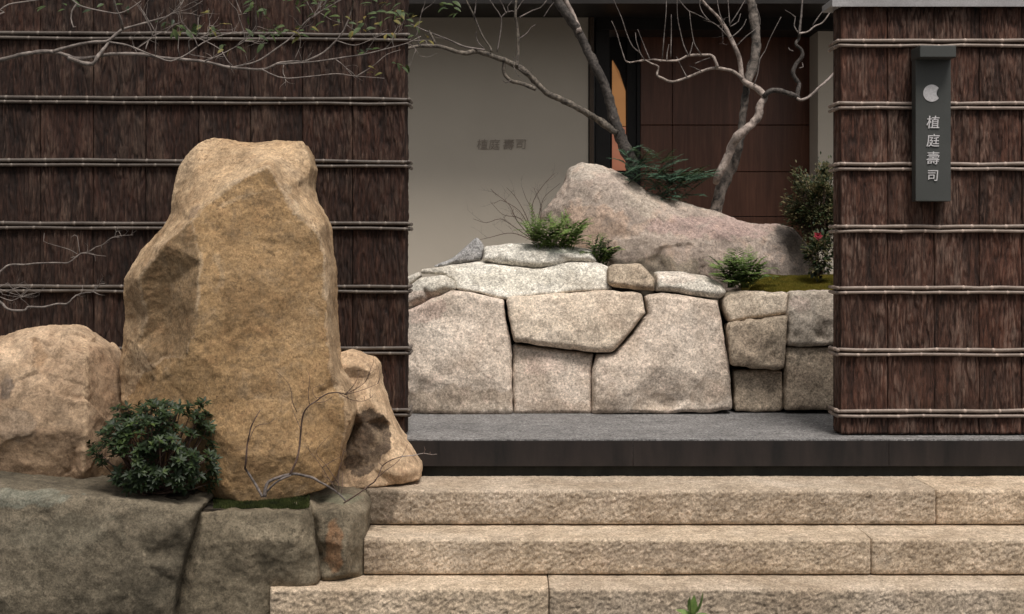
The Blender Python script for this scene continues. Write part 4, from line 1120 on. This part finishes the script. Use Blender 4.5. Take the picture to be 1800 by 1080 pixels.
bb = [([(1305,139),(1296,130),(1284,124),(1262,120),(1248,121),(1233,126),(1207,137),(1181,144),(1165,138),(1155,133),(1156,125),(1157,117),(1145,112),(1133,106),(1120,108),(1107,110),(1099,107)], 3.2, 1.0, 9.1, 'bark_pale'),
      ([(1262,119),(1257,106),(1251,98),(1235,97),(1210,98),(1198,104),(1188,107),(1166,107),(1150,105),(1140,106),(1122,108)], 2.8, 1.3, 9.1, 'bark_pale'),
      ([(1343,170),(1350,162),(1359,159),(1375,161),(1390,166),(1401,170),(1403,174)], 4.6, 4.4, 9.1, 'bark_dark'),
      ([(1401,173),(1407,176),(1418,173),(1429,165),(1440,154),(1447,148),(1458,138),(1470,124)], 2.6, 2.2, 9.05, 'twig_pale'),
      ([(1401,170),(1403,158),(1405,148),(1397,136),(1394,126),(1400,112),(1410,100),(1409,88),(1399,78),(1404,68),(1405,59)], 4.2, 2.6, 9.1, 'bark_dark'),
      ([(1405,60),(1407,40),(1409,20),(1410,-12),(1404,-90)], 2.4, 1.0, 9.1, 'twig'),
      ([(1405,59),(1420,56),(1433,46),(1446,40),(1459,22),(1466,6)], 1.6, .9, 9.05, 'twig_pale')]
for P, r0, r1, D, mt in bb:
    limbs('branch', [(pxl(P, D, 0, len(P)), rad(r0, r1, len(P), D))], M[mt], t2, 7, 0.015, 0.3)
thin = [[(1099,107),(1092,85),(1083,55),(1075,37)],[(1125,93),(1112,82),(1103,63),(1097,45),(1092,30),(1083,10),(1077,-5)],[(1142,104),(1132,80),(1121,52)],[(1133,106),(1126,95),(1118,70),(1117,58)],[(1164,104),(1166,80),(1168,56),(1171,20),(1171,-10)],
        [(1179,100),(1180,60),(1180,26)],[(1210,97),(1202,80),(1196,56),(1191,30),(1190,-8)],[(1233,97),(1222,80),(1218,66),(1214,40),(1212,20)],[(1325,149),(1332,130),(1336,104),(1345,90),(1351,74),(1360,55),(1373,30)],
        [(1296,80),(1312,64),(1325,54),(1336,43),(1334,25),(1329,11),(1325,-6)],[(1277,62),(1262,46),(1247,37),(1230,28),(1222,24)],[(1284,42),(1296,24),(1310,0),(1316,-10)],[(1208,137),(1200,122),(1189,100)],[(1272,42),(1264,20),(1260,-6)],[(1283,45),(1281,20),(1279,-8)],
        [(1284,67),(1298,56),(1308,44),(1312,34)],[(1222,24),(1211,20),(1200,8),(1192,-2)],[(1247,37),(1236,24),(1230,10),(1231,-4)],[(1233,126),(1222,120),(1212,116)],[(1222,112),(1236,106),(1248,102)],[(1172,106),(1173,92),(1176,78)],[(1394,90),(1388,88),(1386,84)],[(1405,120),(1412,118),(1410,110)],
        [(1405,60),(1396,46),(1398,30),(1390,24),(1380,18)],[(1212,97),(1216,84),(1218,74)],[(1284,47),(1298,38),(1302,24)],[(1429,44),(1440,28),(1446,20)]]
segs = [(pxl(P, 9.1, .05, k), rad(1.15, .55, len(P), 9.1)) for k, P in enumerate(thin)]
segs += twigs(pxl([(1251,19),(1284,67)], 9.1), 4, .16, .0018, 9) 
limbs('twigs', segs, M['twig'], t2, 5)['kind'] = 'stuff'

# ------------------------------------------------------------------ near branch reaching over the left fence
D3 = 5.7
nb = empty('overhanging_branch', W(-40, 110, D3), 'leafy grey branch reaching in from the left across the top of the bark fence', 'branch')
Z = lambda L: [(x / 2.5, y / 2.5) for x, y in L]
mains = [(Z([(-2600,420),(-1500,350),(-700,345),(-120,290),(0,265),(100,240),(180,229),(230,228),(280,240),(340,260),(420,250),(500,238),(620,240),(720,255),(800,262),(900,272),(1000,295),(1080,303),(1160,305),(1220,280),(1290,270),(1340,270),(1430,225),(1500,150),(1530,90),(1550,30),(1555,-20)]), 4.6, 1.0),
         (Z([(235,228),(310,205),(400,187),(470,182),(510,155),(540,130),(600,112),(660,95),(740,70),(790,30),(815,-20)]), 3.0, 1.0),
         (Z([(300,255),(360,278),(410,280),(425,255),(440,235),(465,205),(490,170),(540,128)]), 3.6, 2.6),
         (Z([(540,130),(528,80),(510,40),(500,0),(498,-20)]), 2.4, 1.4),
         (Z([(480,186),(560,200),(640,232),(700,255),(750,270),(820,240),(890,190),(960,160),(1040,140)]), 1.7, .7),
         (Z([(1020,297),(1130,270),(1220,210),(1280,165),(1350,90),(1410,50),(1500,0),(1540,-20)]), 1.6, .7),
         (Z([(1220,283),(1310,278),(1400,270),(1530,250),(1600,240),(1700,215),(1790,190),(1850,160)]), 1.7, .7),
         (Z([(1150,305),(1200,330),(1260,345),(1380,335),(1480,325),(1560,335),(1690,345)]), 1.3, .5),
         (Z([(-1500,350),(-700,240),(-40,80),(0,45),(40,20),(100,10),(170,0)]), 2.0, 1.2),
         (Z([(310,-10),(340,20),(380,35),(450,50),(520,60),(570,40),(620,5)]), 1.5, .8),
         (Z([(340,15),(316,50),(312,80),(322,120),(335,118)]), 1.8, .8),
         (Z([(640,218),(655,175),(690,150),(740,135)]), 1.2, .6), (Z([(835,235),(830,180),(870,170),(940,200),(980,228)]), 1.2, .5),
         (Z([(900,272),(950,250),(1020,215),(1090,170),(1130,120)]), 1.1, .5), (Z([(600,215),(650,180),(670,165)]), 1.0, .5), (Z([(1480,180),(1560,200),(1640,170),(1690,150)]), 1.0, .5),
         (Z([(1560,340),(1640,290),(1700,240),(1760,220)]), 1.0, .5), (Z([(1410,60),(1460,90),(1500,100)]), .9, .4), (Z([(700,100),(760,60),(830,40),(890,5)]), 1.0, .5), (Z([(1060,60),(1040,10),(1030,-20)]), 1.0, .6)]
allsegs = []
for k, (P, r0, r1) in enumerate(mains):
    w = pxl(P, D3 - .05 * (k % 5), .1 * ((k % 3) - 1), k)
    seg = (w, rad(r0, r1, len(P), D3))
    if k < 3: limbs('branch', [seg], M['twig_near'], nb, 8, 0.012, 0.45)
    else: allsegs.append(seg)
for k in (0, 1, 4, 5, 6, 13, 11, 12):
    allsegs += twigs(pxl(mains[k][0][6 if k < 2 else 1:], D3 - .05 * (k % 5), 0, k), 7 if k in (0, 5, 6) else 5, .16, .0021, 60 + k, .9, .25, 2)
limbs('twigs', allsegs, M['twig_near'], nb, 5, 0.02)['kind'] = 'stuff'
rnd = random.Random(5)
M['branch_green'] = leaf_mat('dull_branch_leaf', (0.028, 0.045, 0.018), (0.055, 0.08, 0.03), (0.11, 0.14, 0.05), 0.5)
M['branch_yellow'] = leaf_mat('dull_yellow_leaf', (0.07, 0.075, 0.02), (0.13, 0.12, 0.03), (0.28, 0.19, 0.05), 0.5)
lt = [leaf_mesh(.034, .016, M['leaf_green_dark']), leaf_mesh(.038, .018, M['branch_green']), leaf_mesh(.034, .017, M['branch_yellow']), leaf_mesh(.030, .014, M['leaf_dark'])]
def cluster(cx, cy, rx, ry, n, D, mi, parent, dd=.12, s=(.8, 1.5)):
    for _ in range(n):
        a = rnd.uniform(0, 6.28); q = math.sqrt(rnd.random())
        px, py = cx + rx * q * math.cos(a), cy + ry * q * math.sin(a)
        pos = W(px, py, D + rnd.uniform(-dd, dd))
        k = rnd.choice(mi)
        single_leaves([(pos, (rnd.uniform(-1, 1), rnd.uniform(-.7, .4), rnd.uniform(-.6, .3)), (rnd.uniform(-.5, .5), rnd.uniform(-.9, 0), 1), rnd.uniform(*s))], [lt[k]], parent)
for a in [(340,50,40,10,14,[0,1,1,2]),(385,47,22,9,9,[2,2,1]),(300,38,20,12,6,[0,3]),(455,15,25,22,12,[0,0,1]),(480,65,40,20,18,[0,3,0,1]),(525,50,25,18,10,[1,2,0]),(400,85,20,8,6,[1,2]),(570,20,40,18,10,[0,1]),(680,18,34,22,20,[1,2,1,0]),(720,30,30,22,14,[1,2,2]),(660,55,40,14,8,[2,1]),
          (640,95,30,8,6,[0,3]),(665,126,14,5,3,[2]),(700,112,14,8,5,[0,1]),(780,8,26,10,7,[0,0]),(800,24,10,5,2,[0]),(150,10,90,12,10,[0,3]),(540,5,60,8,10,[0,1]),(370,20,8,8,2,[2]),(620,40,30,20,8,[2,1]),(745,60,20,14,5,[1,2])]:
    cluster(a[0], a[1], a[2], a[3], a[4], D3, a[5], nb)

# lower twigs at the left edge
Y = lambda L: [(x / 4.5, 380 + y / 4.5) for x, y in L]
D4 = 6.1
lb = empty('bare_twig_branch', W(-20, 520, D4), 'pair of thin bare pale twigs reaching in from the left above the rounded boulder', 'branch')
low = [(Y([(-2600,900),(-1400,760),(-160,520),(0,440),(70,388),(200,385),(290,375),(440,370),(540,370),(600,325),(640,295),(700,285),(760,245),(810,230),(870,180),(930,160),(1050,150)]), 2.0, .5),
       (Y([(-2600,900),(-1200,640),(-160,640),(0,680),(40,720),(90,745),(200,745),(220,720),(350,720),(450,695),(530,695),(570,655),(600,630),(680,605),(740,600),(790,540),(830,535)]), 3.0, .6)]
for k, (P, a, b) in enumerate(low):
    limbs('branch', [(pxl(P, D4, 0, k + 5), rad(a, b, len(P), D4))], M['twig_near'], lb, 6, 0.015, 0.2)
fine = [[(630,290),(610,160),(590,150),(560,170)],[(610,300),(560,270),(500,250),(345,200),(350,135)],[(640,295),(740,300),(755,360)],[(700,297),(760,310),(840,318)],[(740,600),(780,620),(830,628)],[(640,610),(655,580),(650,545)],[(960,160),(940,120)],[(800,235),(815,290)],
        [(-1200,640),(-100,600),(20,620),(150,640),(250,620),(310,600)],[(0,580),(120,620),(200,640)],[(0,640),(90,670),(160,640),(210,600),(250,560)],[(60,600),(160,560),(230,580),(310,610)],[(60,540),(130,600),(190,650)],[(0,560),(60,530),(120,570)],[(560,330),(590,322),(610,328)]]
segs = [(pxl(Y(P), D4, .03, k), rad(.8, .35, len(P), D4)) for k, P in enumerate(fine)]
segs += twigs(pxl(Y([(0,620),(150,640),(310,600)]), D4), 12, .09, .0011, 31, .9, .2) + twigs(pxl(low[0][0][9:], D4), 8, .06, .0010, 32) + twigs(pxl(low[1][0][11:], D4), 7, .06, .0010, 33)
limbs('twigs', segs, M['twig_near'], lb, 4, 0.02)['kind'] = 'stuff'

# ------------------------------------------------------------------ dark shrub between the boulders
rnd = random.Random(11)
sh = empty('evergreen_shrub', W(265, 858, 6.15), 'dense dark green rosette leaved shrub between the rounded boulder and tall rock', 'shrub')
sbag = Bag(); ros = []; stems = []
def rosette(pos, axis, n, L, mats_bag):
    ax = Vector(axis).normalized()
    ref = Vector((0, 1, 0)) if abs(ax.y) < .8 else Vector((1, 0, 0))
    u = ax.cross(ref).normalized(); w = ax.cross(u)
    out = []
    a0 = rnd.uniform(0, 6)
    for k in range(n):
        a = a0 + 2.4 * k; el = rnd.uniform(.15, .75)
        dv = (u * math.cos(a) + w * math.sin(a)) * math.cos(el) + ax * math.sin(el)
        out.append((tuple(Vector(pos) + ax * rnd.uniform(-.01, .01)), tuple(dv), tuple(ax), L * rnd.uniform(.75, 1.2)))
    return out
base = Vector(W(270, 862, 6.25))
def in_shrub(px, py):
    top = np.interp(px, [148,165,190,205,235,262,300,325,345,362,376,382], [790,762,752,715,716,708,706,716,704,706,770,840])
    return py > top
cands = []; LV, LF = leaf_geo(.035, .013, .3, .2, 3)
while len(cands) < 400:
    px, py = rnd.uniform(150, 380), rnd.uniform(703, 862)
    if not in_shrub(px, py) or (px < 200 and py > 800 + (px-150)*1.0): continue
    if px < 200 and rnd.random() < .65: continue
    if perlin(np.array([[px * .03, py * .03, 2.2]]))[0] < -.28: continue
    e = ((px - 268) / 115) ** 2 + ((py - 790) / 85) ** 2
    dd = 0.17 * math.sqrt(max(0, 1 - min(1, e)))
    D = 6.16 - dd + rnd.random() ** 2 * .30
    cands.append((D, px, py))
cands.sort()
for k, (D, px, py) in enumerate(cands):
    pos = Vector(W(px, py, D))
    ax = (pos - base).normalized() + Vector((rnd.uniform(-.3, .3), rnd.uniform(-.6, .0), .35 + rnd.uniform(-.1, .3)))
    ls = rosette(pos, ax, 8, 1.0, None)
    if k < 30: ros += ls
    else:
        for l in ls:
            sbag.add(place_geo(LV, l[0], l[1], l[2], l[3]), LF) if k or True else None
    if k % 3 == 0:
        mid = base.lerp(pos, .5) + Vector((rnd.uniform(-.04, .04), rnd.uniform(-.03, .03), -.02))
        stems.append(([base + Vector((rnd.uniform(-.1, .1), rnd.uniform(-.05, .05), 0)), mid, pos], [.006, .004, .002]))
sbag.build('foliage', M['leaf_dark'], sh)['kind'] = 'stuff'
single_leaves(ros, [leaf_mesh(.035, .013, M['leaf_dark'], fold=.3, droop=.2, segs=3), leaf_mesh(.035, .0135, M['leaf_dark'], fold=.3, droop=.2, segs=3), leaf_mesh(.034, .013, M['leaf_green_dark'], fold=.3, droop=.3, segs=3)], sh)
limbs('stems', stems, M['twig_red'], sh, 5, .04)['kind'] = 'stuff'

# bare shrub in front of the tall rock
Q = lambda L: [(400 + x / 3.6, 600 + y / 3.6) for x, y in L]
D5 = 6.02
bs = empty('bare_shrub', W(465, 872, D5), 'small bare shrub with arching grey stems at the foot of the tall rock', 'shrub')
main5 = [(Q([(220,985),(190,930),(160,880),(125,825),(110,805)]), 2.6, 2.0, 'twig_near'), (Q([(110,808),(118,740),(125,650),(138,590),(150,540),(180,480),(205,440)]), 1.8, .9, 'twig_red'),
         (Q([(235,985),(240,930),(262,890),(330,860),(420,840),(490,852),(540,865),(590,895),(640,920),(710,970),(745,1010)]), 3.4, 1.5, 'twig_near'),
         (Q([(250,950),(300,900),(350,868),(400,850)]), 2.0, 1.8, 'twig_near'),
         (Q([(395,845),(430,770),(450,700),(460,620),(465,550),(475,480),(490,440),(520,405),(560,380),(600,350),(640,330),(700,325),(740,335)]), 2.0, .9, 'twig_red'),
         (Q([(735,1025),(790,990),(850,950),(900,910),(930,890),(960,840),(980,790),(1030,755),(1100,730)]), 1.4, .8, 'twig_red'), (Q([(1100,730),(1180,722),(1240,710),(1290,718),(1325,715)]), .9, .5, 'twig_pale')]
for P, a, b, mt in main5:
    limbs('stem', [(pxl(P, D5, 0, len(P)), rad(a, b, len(P), D5))], M['twig' if mt == 'twig_near' else mt], bs, 7, 0.012, .25)
f5 = [[(740,335),(800,310),(870,260),(900,200),(915,150)],[(740,340),(850,310),(950,270)],[(700,325),(780,370),(860,380),(920,350)],[(520,405),(510,330),(520,230),(500,180)],[(440,450),(410,380),(400,300),(370,250),(310,190)],[(465,560),(430,480),(400,400)],
      [(560,390),(620,380),(680,340)],[(740,340),(790,290),(820,240),(830,180)],[(640,330),(560,360),(540,300),(620,270)],[(700,960),(640,870),(600,800),(540,720),(500,670)],[(700,900),(660,840),(620,780),(560,700),(640,600)],[(705,940),(700,850),(720,760),(735,690)],[(720,960),(728,900),(725,830)],
      [(930,880),(1000,820),(1080,760),(1120,700),(1140,650)],[(1240,712),(1250,690),(1245,665)],[(1280,716),(1282,700)],[(980,790),(960,770),(980,700)],[(125,650),(180,540),(260,520),(300,490)],[(950,270),(965,230),(955,160)],[(600,800),(660,760),(720,730)],[(690,880),(640,890),(600,840)]]
segs = [(pxl(Q(P), D5 - .01, .06, k), rad(.75, .3, len(P), D5)) for k, P in enumerate(f5)]
segs += twigs(pxl(Q(f5[0]), D5), 9, .06, .0009, 41) + twigs(pxl(Q(f5[2]), D5), 7, .05, .0009, 42) + twigs(pxl(Q(f5[9]), D5), 7, .06, .0009, 43) + twigs(pxl(Q(f5[11]), D5), 6, .05, .0009, 44)
limbs('twigs', segs, M['twig_red'], bs, 4, 0.02)['kind'] = 'stuff'

# ------------------------------------------------------------------ ferns and garden shrubs
def frond(base, tip, arch, width, npair, seed, pin=.35):
    """a fern frond from base to tip: rachis plus pinnae cut into lobes"""
    r = random.Random(seed); A, B = Vector(base), Vector(tip); bag = Bag()
    pts = []
    for i in range(9):
        t = i / 8; p = A.lerp(B, t) + Vector((0, 0, arch * math.sin(math.pi * t * .85))); pts.append(p)
    V, F = tube(pts, [.0022 * (1 - .8 * i / 8) for i in range(9)], 4); bag.add(V, F)
    lv, lf = leaf_geo(1, .30, .15, .15, 3)
    for i in range(npair):
        t = .12 + .88 * i / npair; f = t * 8; k = min(7, int(f)); p = pts[k].lerp(pts[k + 1], f - k); tg = (pts[k + 1] - pts[k]).normalized()
        side = tg.cross(Vector((0, 0, 1))); side = side.normalized() if side.length > .05 else Vector((1, 0, 0))
        wl = width * math.sin(math.pi * min(1, .18 + .82 * t)) ** .8 + .006
        for s in (-1, 1):
            dv = (side * s + tg * .55 + Vector((0, 0, r.uniform(-.15, .25)))).normalized()
            bag.add(place_geo(lv, p, dv, Vector((0, -.3, 1)), wl * r.uniform(.85, 1.15)), lf)
    return bag
def fern(name, cx, cy, D, n, L, width, mats, label, seed, spread=(-1, 1), up=(.2, 1.2), group=None, squash=1.0, arch=.05, npair=11, rx=0.03):
    r = random.Random(seed)
    root = empty(name, W(cx, cy, D), label, 'fern' if 'fern' in name else 'shrub', group)
    for k in range(n):
        b = Vector(W(cx, cy, D)) + Vector((r.uniform(-rx, rx), r.uniform(-.03, .03), 0))
        dv = Vector((r.uniform(*spread), r.uniform(-.8, .35), r.uniform(*up))).normalized()
        l = L * r.uniform(.6, 1.1)
        tip = b + dv * l + Vector((0, 0, -.25 * l * abs(dv.x)))
        frond(b, tip, arch * r.uniform(.6, 1.4), width * r.uniform(.7, 1.15), npair, seed * 100 + k).build('frond', M[r.choice(mats)], root)
    return root
fern('fern', 975, 440, 8.50, 60, .27, .050, ['leaf_green', 'leaf_green', 'leaf_green'], 'bright green fern behind the flat white cap stone', 71, (-.9, 1.0), (.25, 1.1), rx=.12)
fern('fern', 1052, 468, 8.50, 26, .19, .042, ['leaf_green', 'leaf_dark'], 'small fern tucked between the cap stones and the pinkish boulder', 72, (-.6, 1.0), (.3, 1.0), rx=.05)
fern('fern', 1298, 506, 8.34, 52, .27, .052, ['leaf_green', 'leaf_green_dark', 'leaf_green'], 'dark and bright green fern beside the moss right of the cap stones', 73, (-.9, 1.1), (.25, 1.2), rx=.07)

# low feathery evergreen behind the boulder
rnd = random.Random(8)
fe = empty('feathery_shrub', W(1160, 365, 9.0), 'blue green feathery shrub between the two bare trees above the pinkish boulder', 'shrub')
for k in range(150):
    px0, py0 = rnd.uniform(1095, 1225), rnd.uniform(272, 352)
    if px0 < 1130 and py0 > 330: continue
    if py0 < 285 + (px0 - 1105) * .0 and rnd.random() < .5: continue
    an = rnd.choice([(-45, -12), (-30, -20), (30, -14), (45, -22), (50, -8), (60, -20), (35, 4), (25, -26), (50, -30)])
    if px0 > 1170: py0 = max(py0, 318)
    s = rnd.uniform(.5, 1.1)
    b = W(px0, py0, 9.0 + rnd.uniform(-.15, .15)); tip = W(px0 + an[0] * s, max(256, py0 + an[1] * s), 9.0 + rnd.uniform(-.2, .2))
    frond(b, tip, .015, .034, 11, 900 + k).build('frond', M[rnd.choice(['leaf_teal', 'leaf_teal', 'leaf_dark'])], fe)
bag = Bag(); lv, lf = leaf_geo(.02, .009, .2, .2, 2)
for k in range(900):
    a = rnd.uniform(0, 6.28); q = math.sqrt(rnd.random()); px, py = 1155 + 55 * q * math.cos(a) , 328 + 38 * q * math.sin(a) + .25 * (q * 55 * math.cos(a))
    bag.add(place_geo(lv, W(px, py, 9.02 + rnd.uniform(-.1, .12)), (rnd.uniform(-1, 1), rnd.uniform(-.6, .3), rnd.uniform(-.4, .4)), (0, -.4, 1), rnd.uniform(.7, 1.3)), lf)
bag.build('foliage', M['leaf_teal'], fe)['kind'] = 'stuff'

# round shrub and the red flower at the right
def small_leaf_shrub(name, label, cx, cy, rx, ry, D, n, mats, L, seed, cat='shrub'):
    r = random.Random(seed); root = empty(name, W(cx, cy + ry, D), label, cat)
    lv, lf = leaf_geo(L, L * .5, .25, .2, 2); bags = {m: Bag() for m in mats}
    b0 = Vector(W(cx, cy + ry, D)); st = []
    cl = []
    for _ in range(70):
        a, ph = r.uniform(0, 6.28), math.acos(r.uniform(-1, 1)); q = r.uniform(.45, 1) 
        cl.append((q * math.sin(ph) * math.cos(a), q * math.sin(ph) * math.sin(a), q * math.cos(ph)))
    px = D / F_PX
    for i in range(n):
        c_ = r.choice(cl); p = [c_[k] + r.gauss(0, .11) for k in range(3)]
        pos = Vector((xat(cx, D) + p[0] * rx * px, D + p[1] * rx * px * .8, zat(cy, D) + p[2] * ry * px))
        dv = Vector((p[0] + r.uniform(-.8, .8), p[1] + r.uniform(-.8, .8), p[2] + r.uniform(-.2, 1.0)))
        bags[r.choice(mats)].add(place_geo(lv, pos, dv, (r.uniform(-.4, .4), -.5, 1), r.uniform(.6, 1.3)), lf)
        if i % 60 == 0: st.append(([b0, b0.lerp(pos, .5) + Vector((0, 0, -.02)), pos], [.005, .003, .0015]))
    for m, b in bags.items(): b.build('foliage', M[m], root)['kind'] = 'stuff'
    limbs('stems', st, M['twig_red'], root, 4, .05)['kind'] = 'stuff'
    return root
small_leaf_shrub('rounded_shrub', 'rounded olive shrub of tiny leaves half hidden by the right bark fence', 1440, 365, 54, 74, 8.75, 9000, ['leaf_olive', 'leaf_olive', 'leaf_dark'], .024, 81)
rf = small_leaf_shrub('flowering_plant', 'dark leaved plant with one red flower below the rounded shrub', 1440, 448, 22, 36, 8.5, 700, ['leaf_dark', 'leaf_olive'], .034, 82, 'plant')
bag = Bag(); lv, lf = leaf_geo(.034, .02, .2, .1, 3); c0 = W(1437, 415, 8.4)
for k in range(16):
    a = 2.4 * k; el = .2 + .06 * k
    bag.add(place_geo(lv, c0, (math.cos(a) * math.cos(el), -math.sin(el) - .2, math.sin(a) * math.cos(el)), (0, -1, .2), 1.0 - .02 * k), lf)
bag.build('flower', M['leaf_red'], rf)

# bare twiggy shrub in front of the beige wall
tb = empty('bare_twig_shrub', W(955, 425, 8.85), 'thin bare twiggy shrub spreading left against the beige wall', 'shrub')
b0 = (940, 425)
tws = [[b0,(900,410),(860,418),(842,422)],[b0,(910,390),(895,360),(870,340),(862,332)],[b0,(905,400),(880,385),(855,392),(832,385)],[b0,(925,380),(905,345),(890,330)],[b0,(935,370),(942,345),(960,320),(975,305)],[b0,(940,380),(925,350),(918,330)],[b0,(950,385),(955,350),(985,322)],[b0,(915,385),(885,378),(862,355)],[b0,(930,400),(912,370),(880,352),(868,358)],[b0,(945,390),(950,360),(938,330)]]
segs = []
for k, P in enumerate(tws):
    w = pxl(P, 8.85, .05 * ((k % 3) - 1), k); segs.append((w, rad(.8, .3, len(P), 8.85))); segs += twigs(w, 4, .12, .0009, 200 + k, .9, .3, 2)
limbs('stems', segs, M['twig_red'], tb, 4, .03)['kind'] = 'stuff'

# moss: fine upright tufts on low mounds
def moss(name, pts, D0, D1, zf, mat, n, seed, hh=.010):
    r = random.Random(seed); bag = Bag()
    for _ in range(n):
        D = r.uniform(D0, D1); x0, x1 = pts
        px = r.uniform(x0, x1); x = xat(px, D)
        q = np.array([[x, D, 0]]); z = zf(px, D) + .012 * fbm(q * 9, 2)[0]
        e = min(px - x0, x1 - px) / (x1 - x0) * 6
        if r.random() > e + .15: continue
        h = hh * r.uniform(.5, 1.3); a = r.uniform(0, 3.14); w = .004
        dx, dy = math.cos(a) * w, math.sin(a) * w
        tx, ty = r.uniform(-.004, .004), r.uniform(-.004, .004)
        bag.add([(x - dx, D - dy, z - .006), (x + dx, D + dy, z - .006), (x + tx, D + ty, z + h)], [[0, 1, 2]])
    o = bag.build(name, mat, None, smooth=False); return tag(o, kind='stuff')
mr = lambda px, D: .712 + .085 * min(1, max(0, (D - 8.3) / .4)) + .0
sheet('moss_mound', xat(1318, 8.4), xat(1560, 8.4), 8.3, 8.8, lambda X, Y_: .70 + .085 * np.clip((Y_ - 8.3) / .4, 0, 1), M['moss'], nx=50, ny=24, skirt=.1, wob=.01)
o = moss('moss', (1318, 1500), 8.3, 8.75, mr, M['moss'], 26000, 1); tag(o, 'yellow green moss carpet on the wall top beside the right fence', 'moss')
o = moss('moss', (375, 545), 6.15, 6.34, lambda px, D: -.187 + .12 * (D - 6.15), M['moss_dark'], 9000, 2); tag(o, 'thin dark moss at the foot of the tall rock above the retaining wall', 'moss')
bag = Bag(); lv, lf = leaf_geo(.022, .010, .2, .3, 2)

# blurred sprig close to the camera at the bottom edge
D6 = 3.3
sp = empty('leafy_sprig', W(1215, 1150, D6), 'small out of focus green sprig rising at the bottom edge before the steps', 'plant')
limbs('stem', [([W(1212, 1400, D6), W(1214, 1150, D6), W(1216, 1075, D6)], [.003, .002, .0012])], M['twig'], sp, 5, .02)
lm = leaf_mesh(.075, .032, M['leaf_green'])
single_leaves([(W(1216, 1082, D6), (-.3, -.2, .9), (-1, -.4, .3), .65), (W(1216, 1085, D6), (.5, -.1, .7), (1, -.4, .3), .9), (W(1216, 1084, D6), (-.8, 0, .5), (0, -.6, 1), .55), (W(1217, 1088, D6), (.9, 0, .35), (0, -.6, 1), .6), (W(1216, 1084, D6), (.1, -.3, 1), (0, -1, .1), .7)], [lm], sp)
print('done', round(time.time() - T0, 1), 'tris', sum(len(o.data.loops) - 2 * len(o.data.polygons) for o in C.objects if o.type == 'MESH'), 'objs', len(C.objects), flush=True)
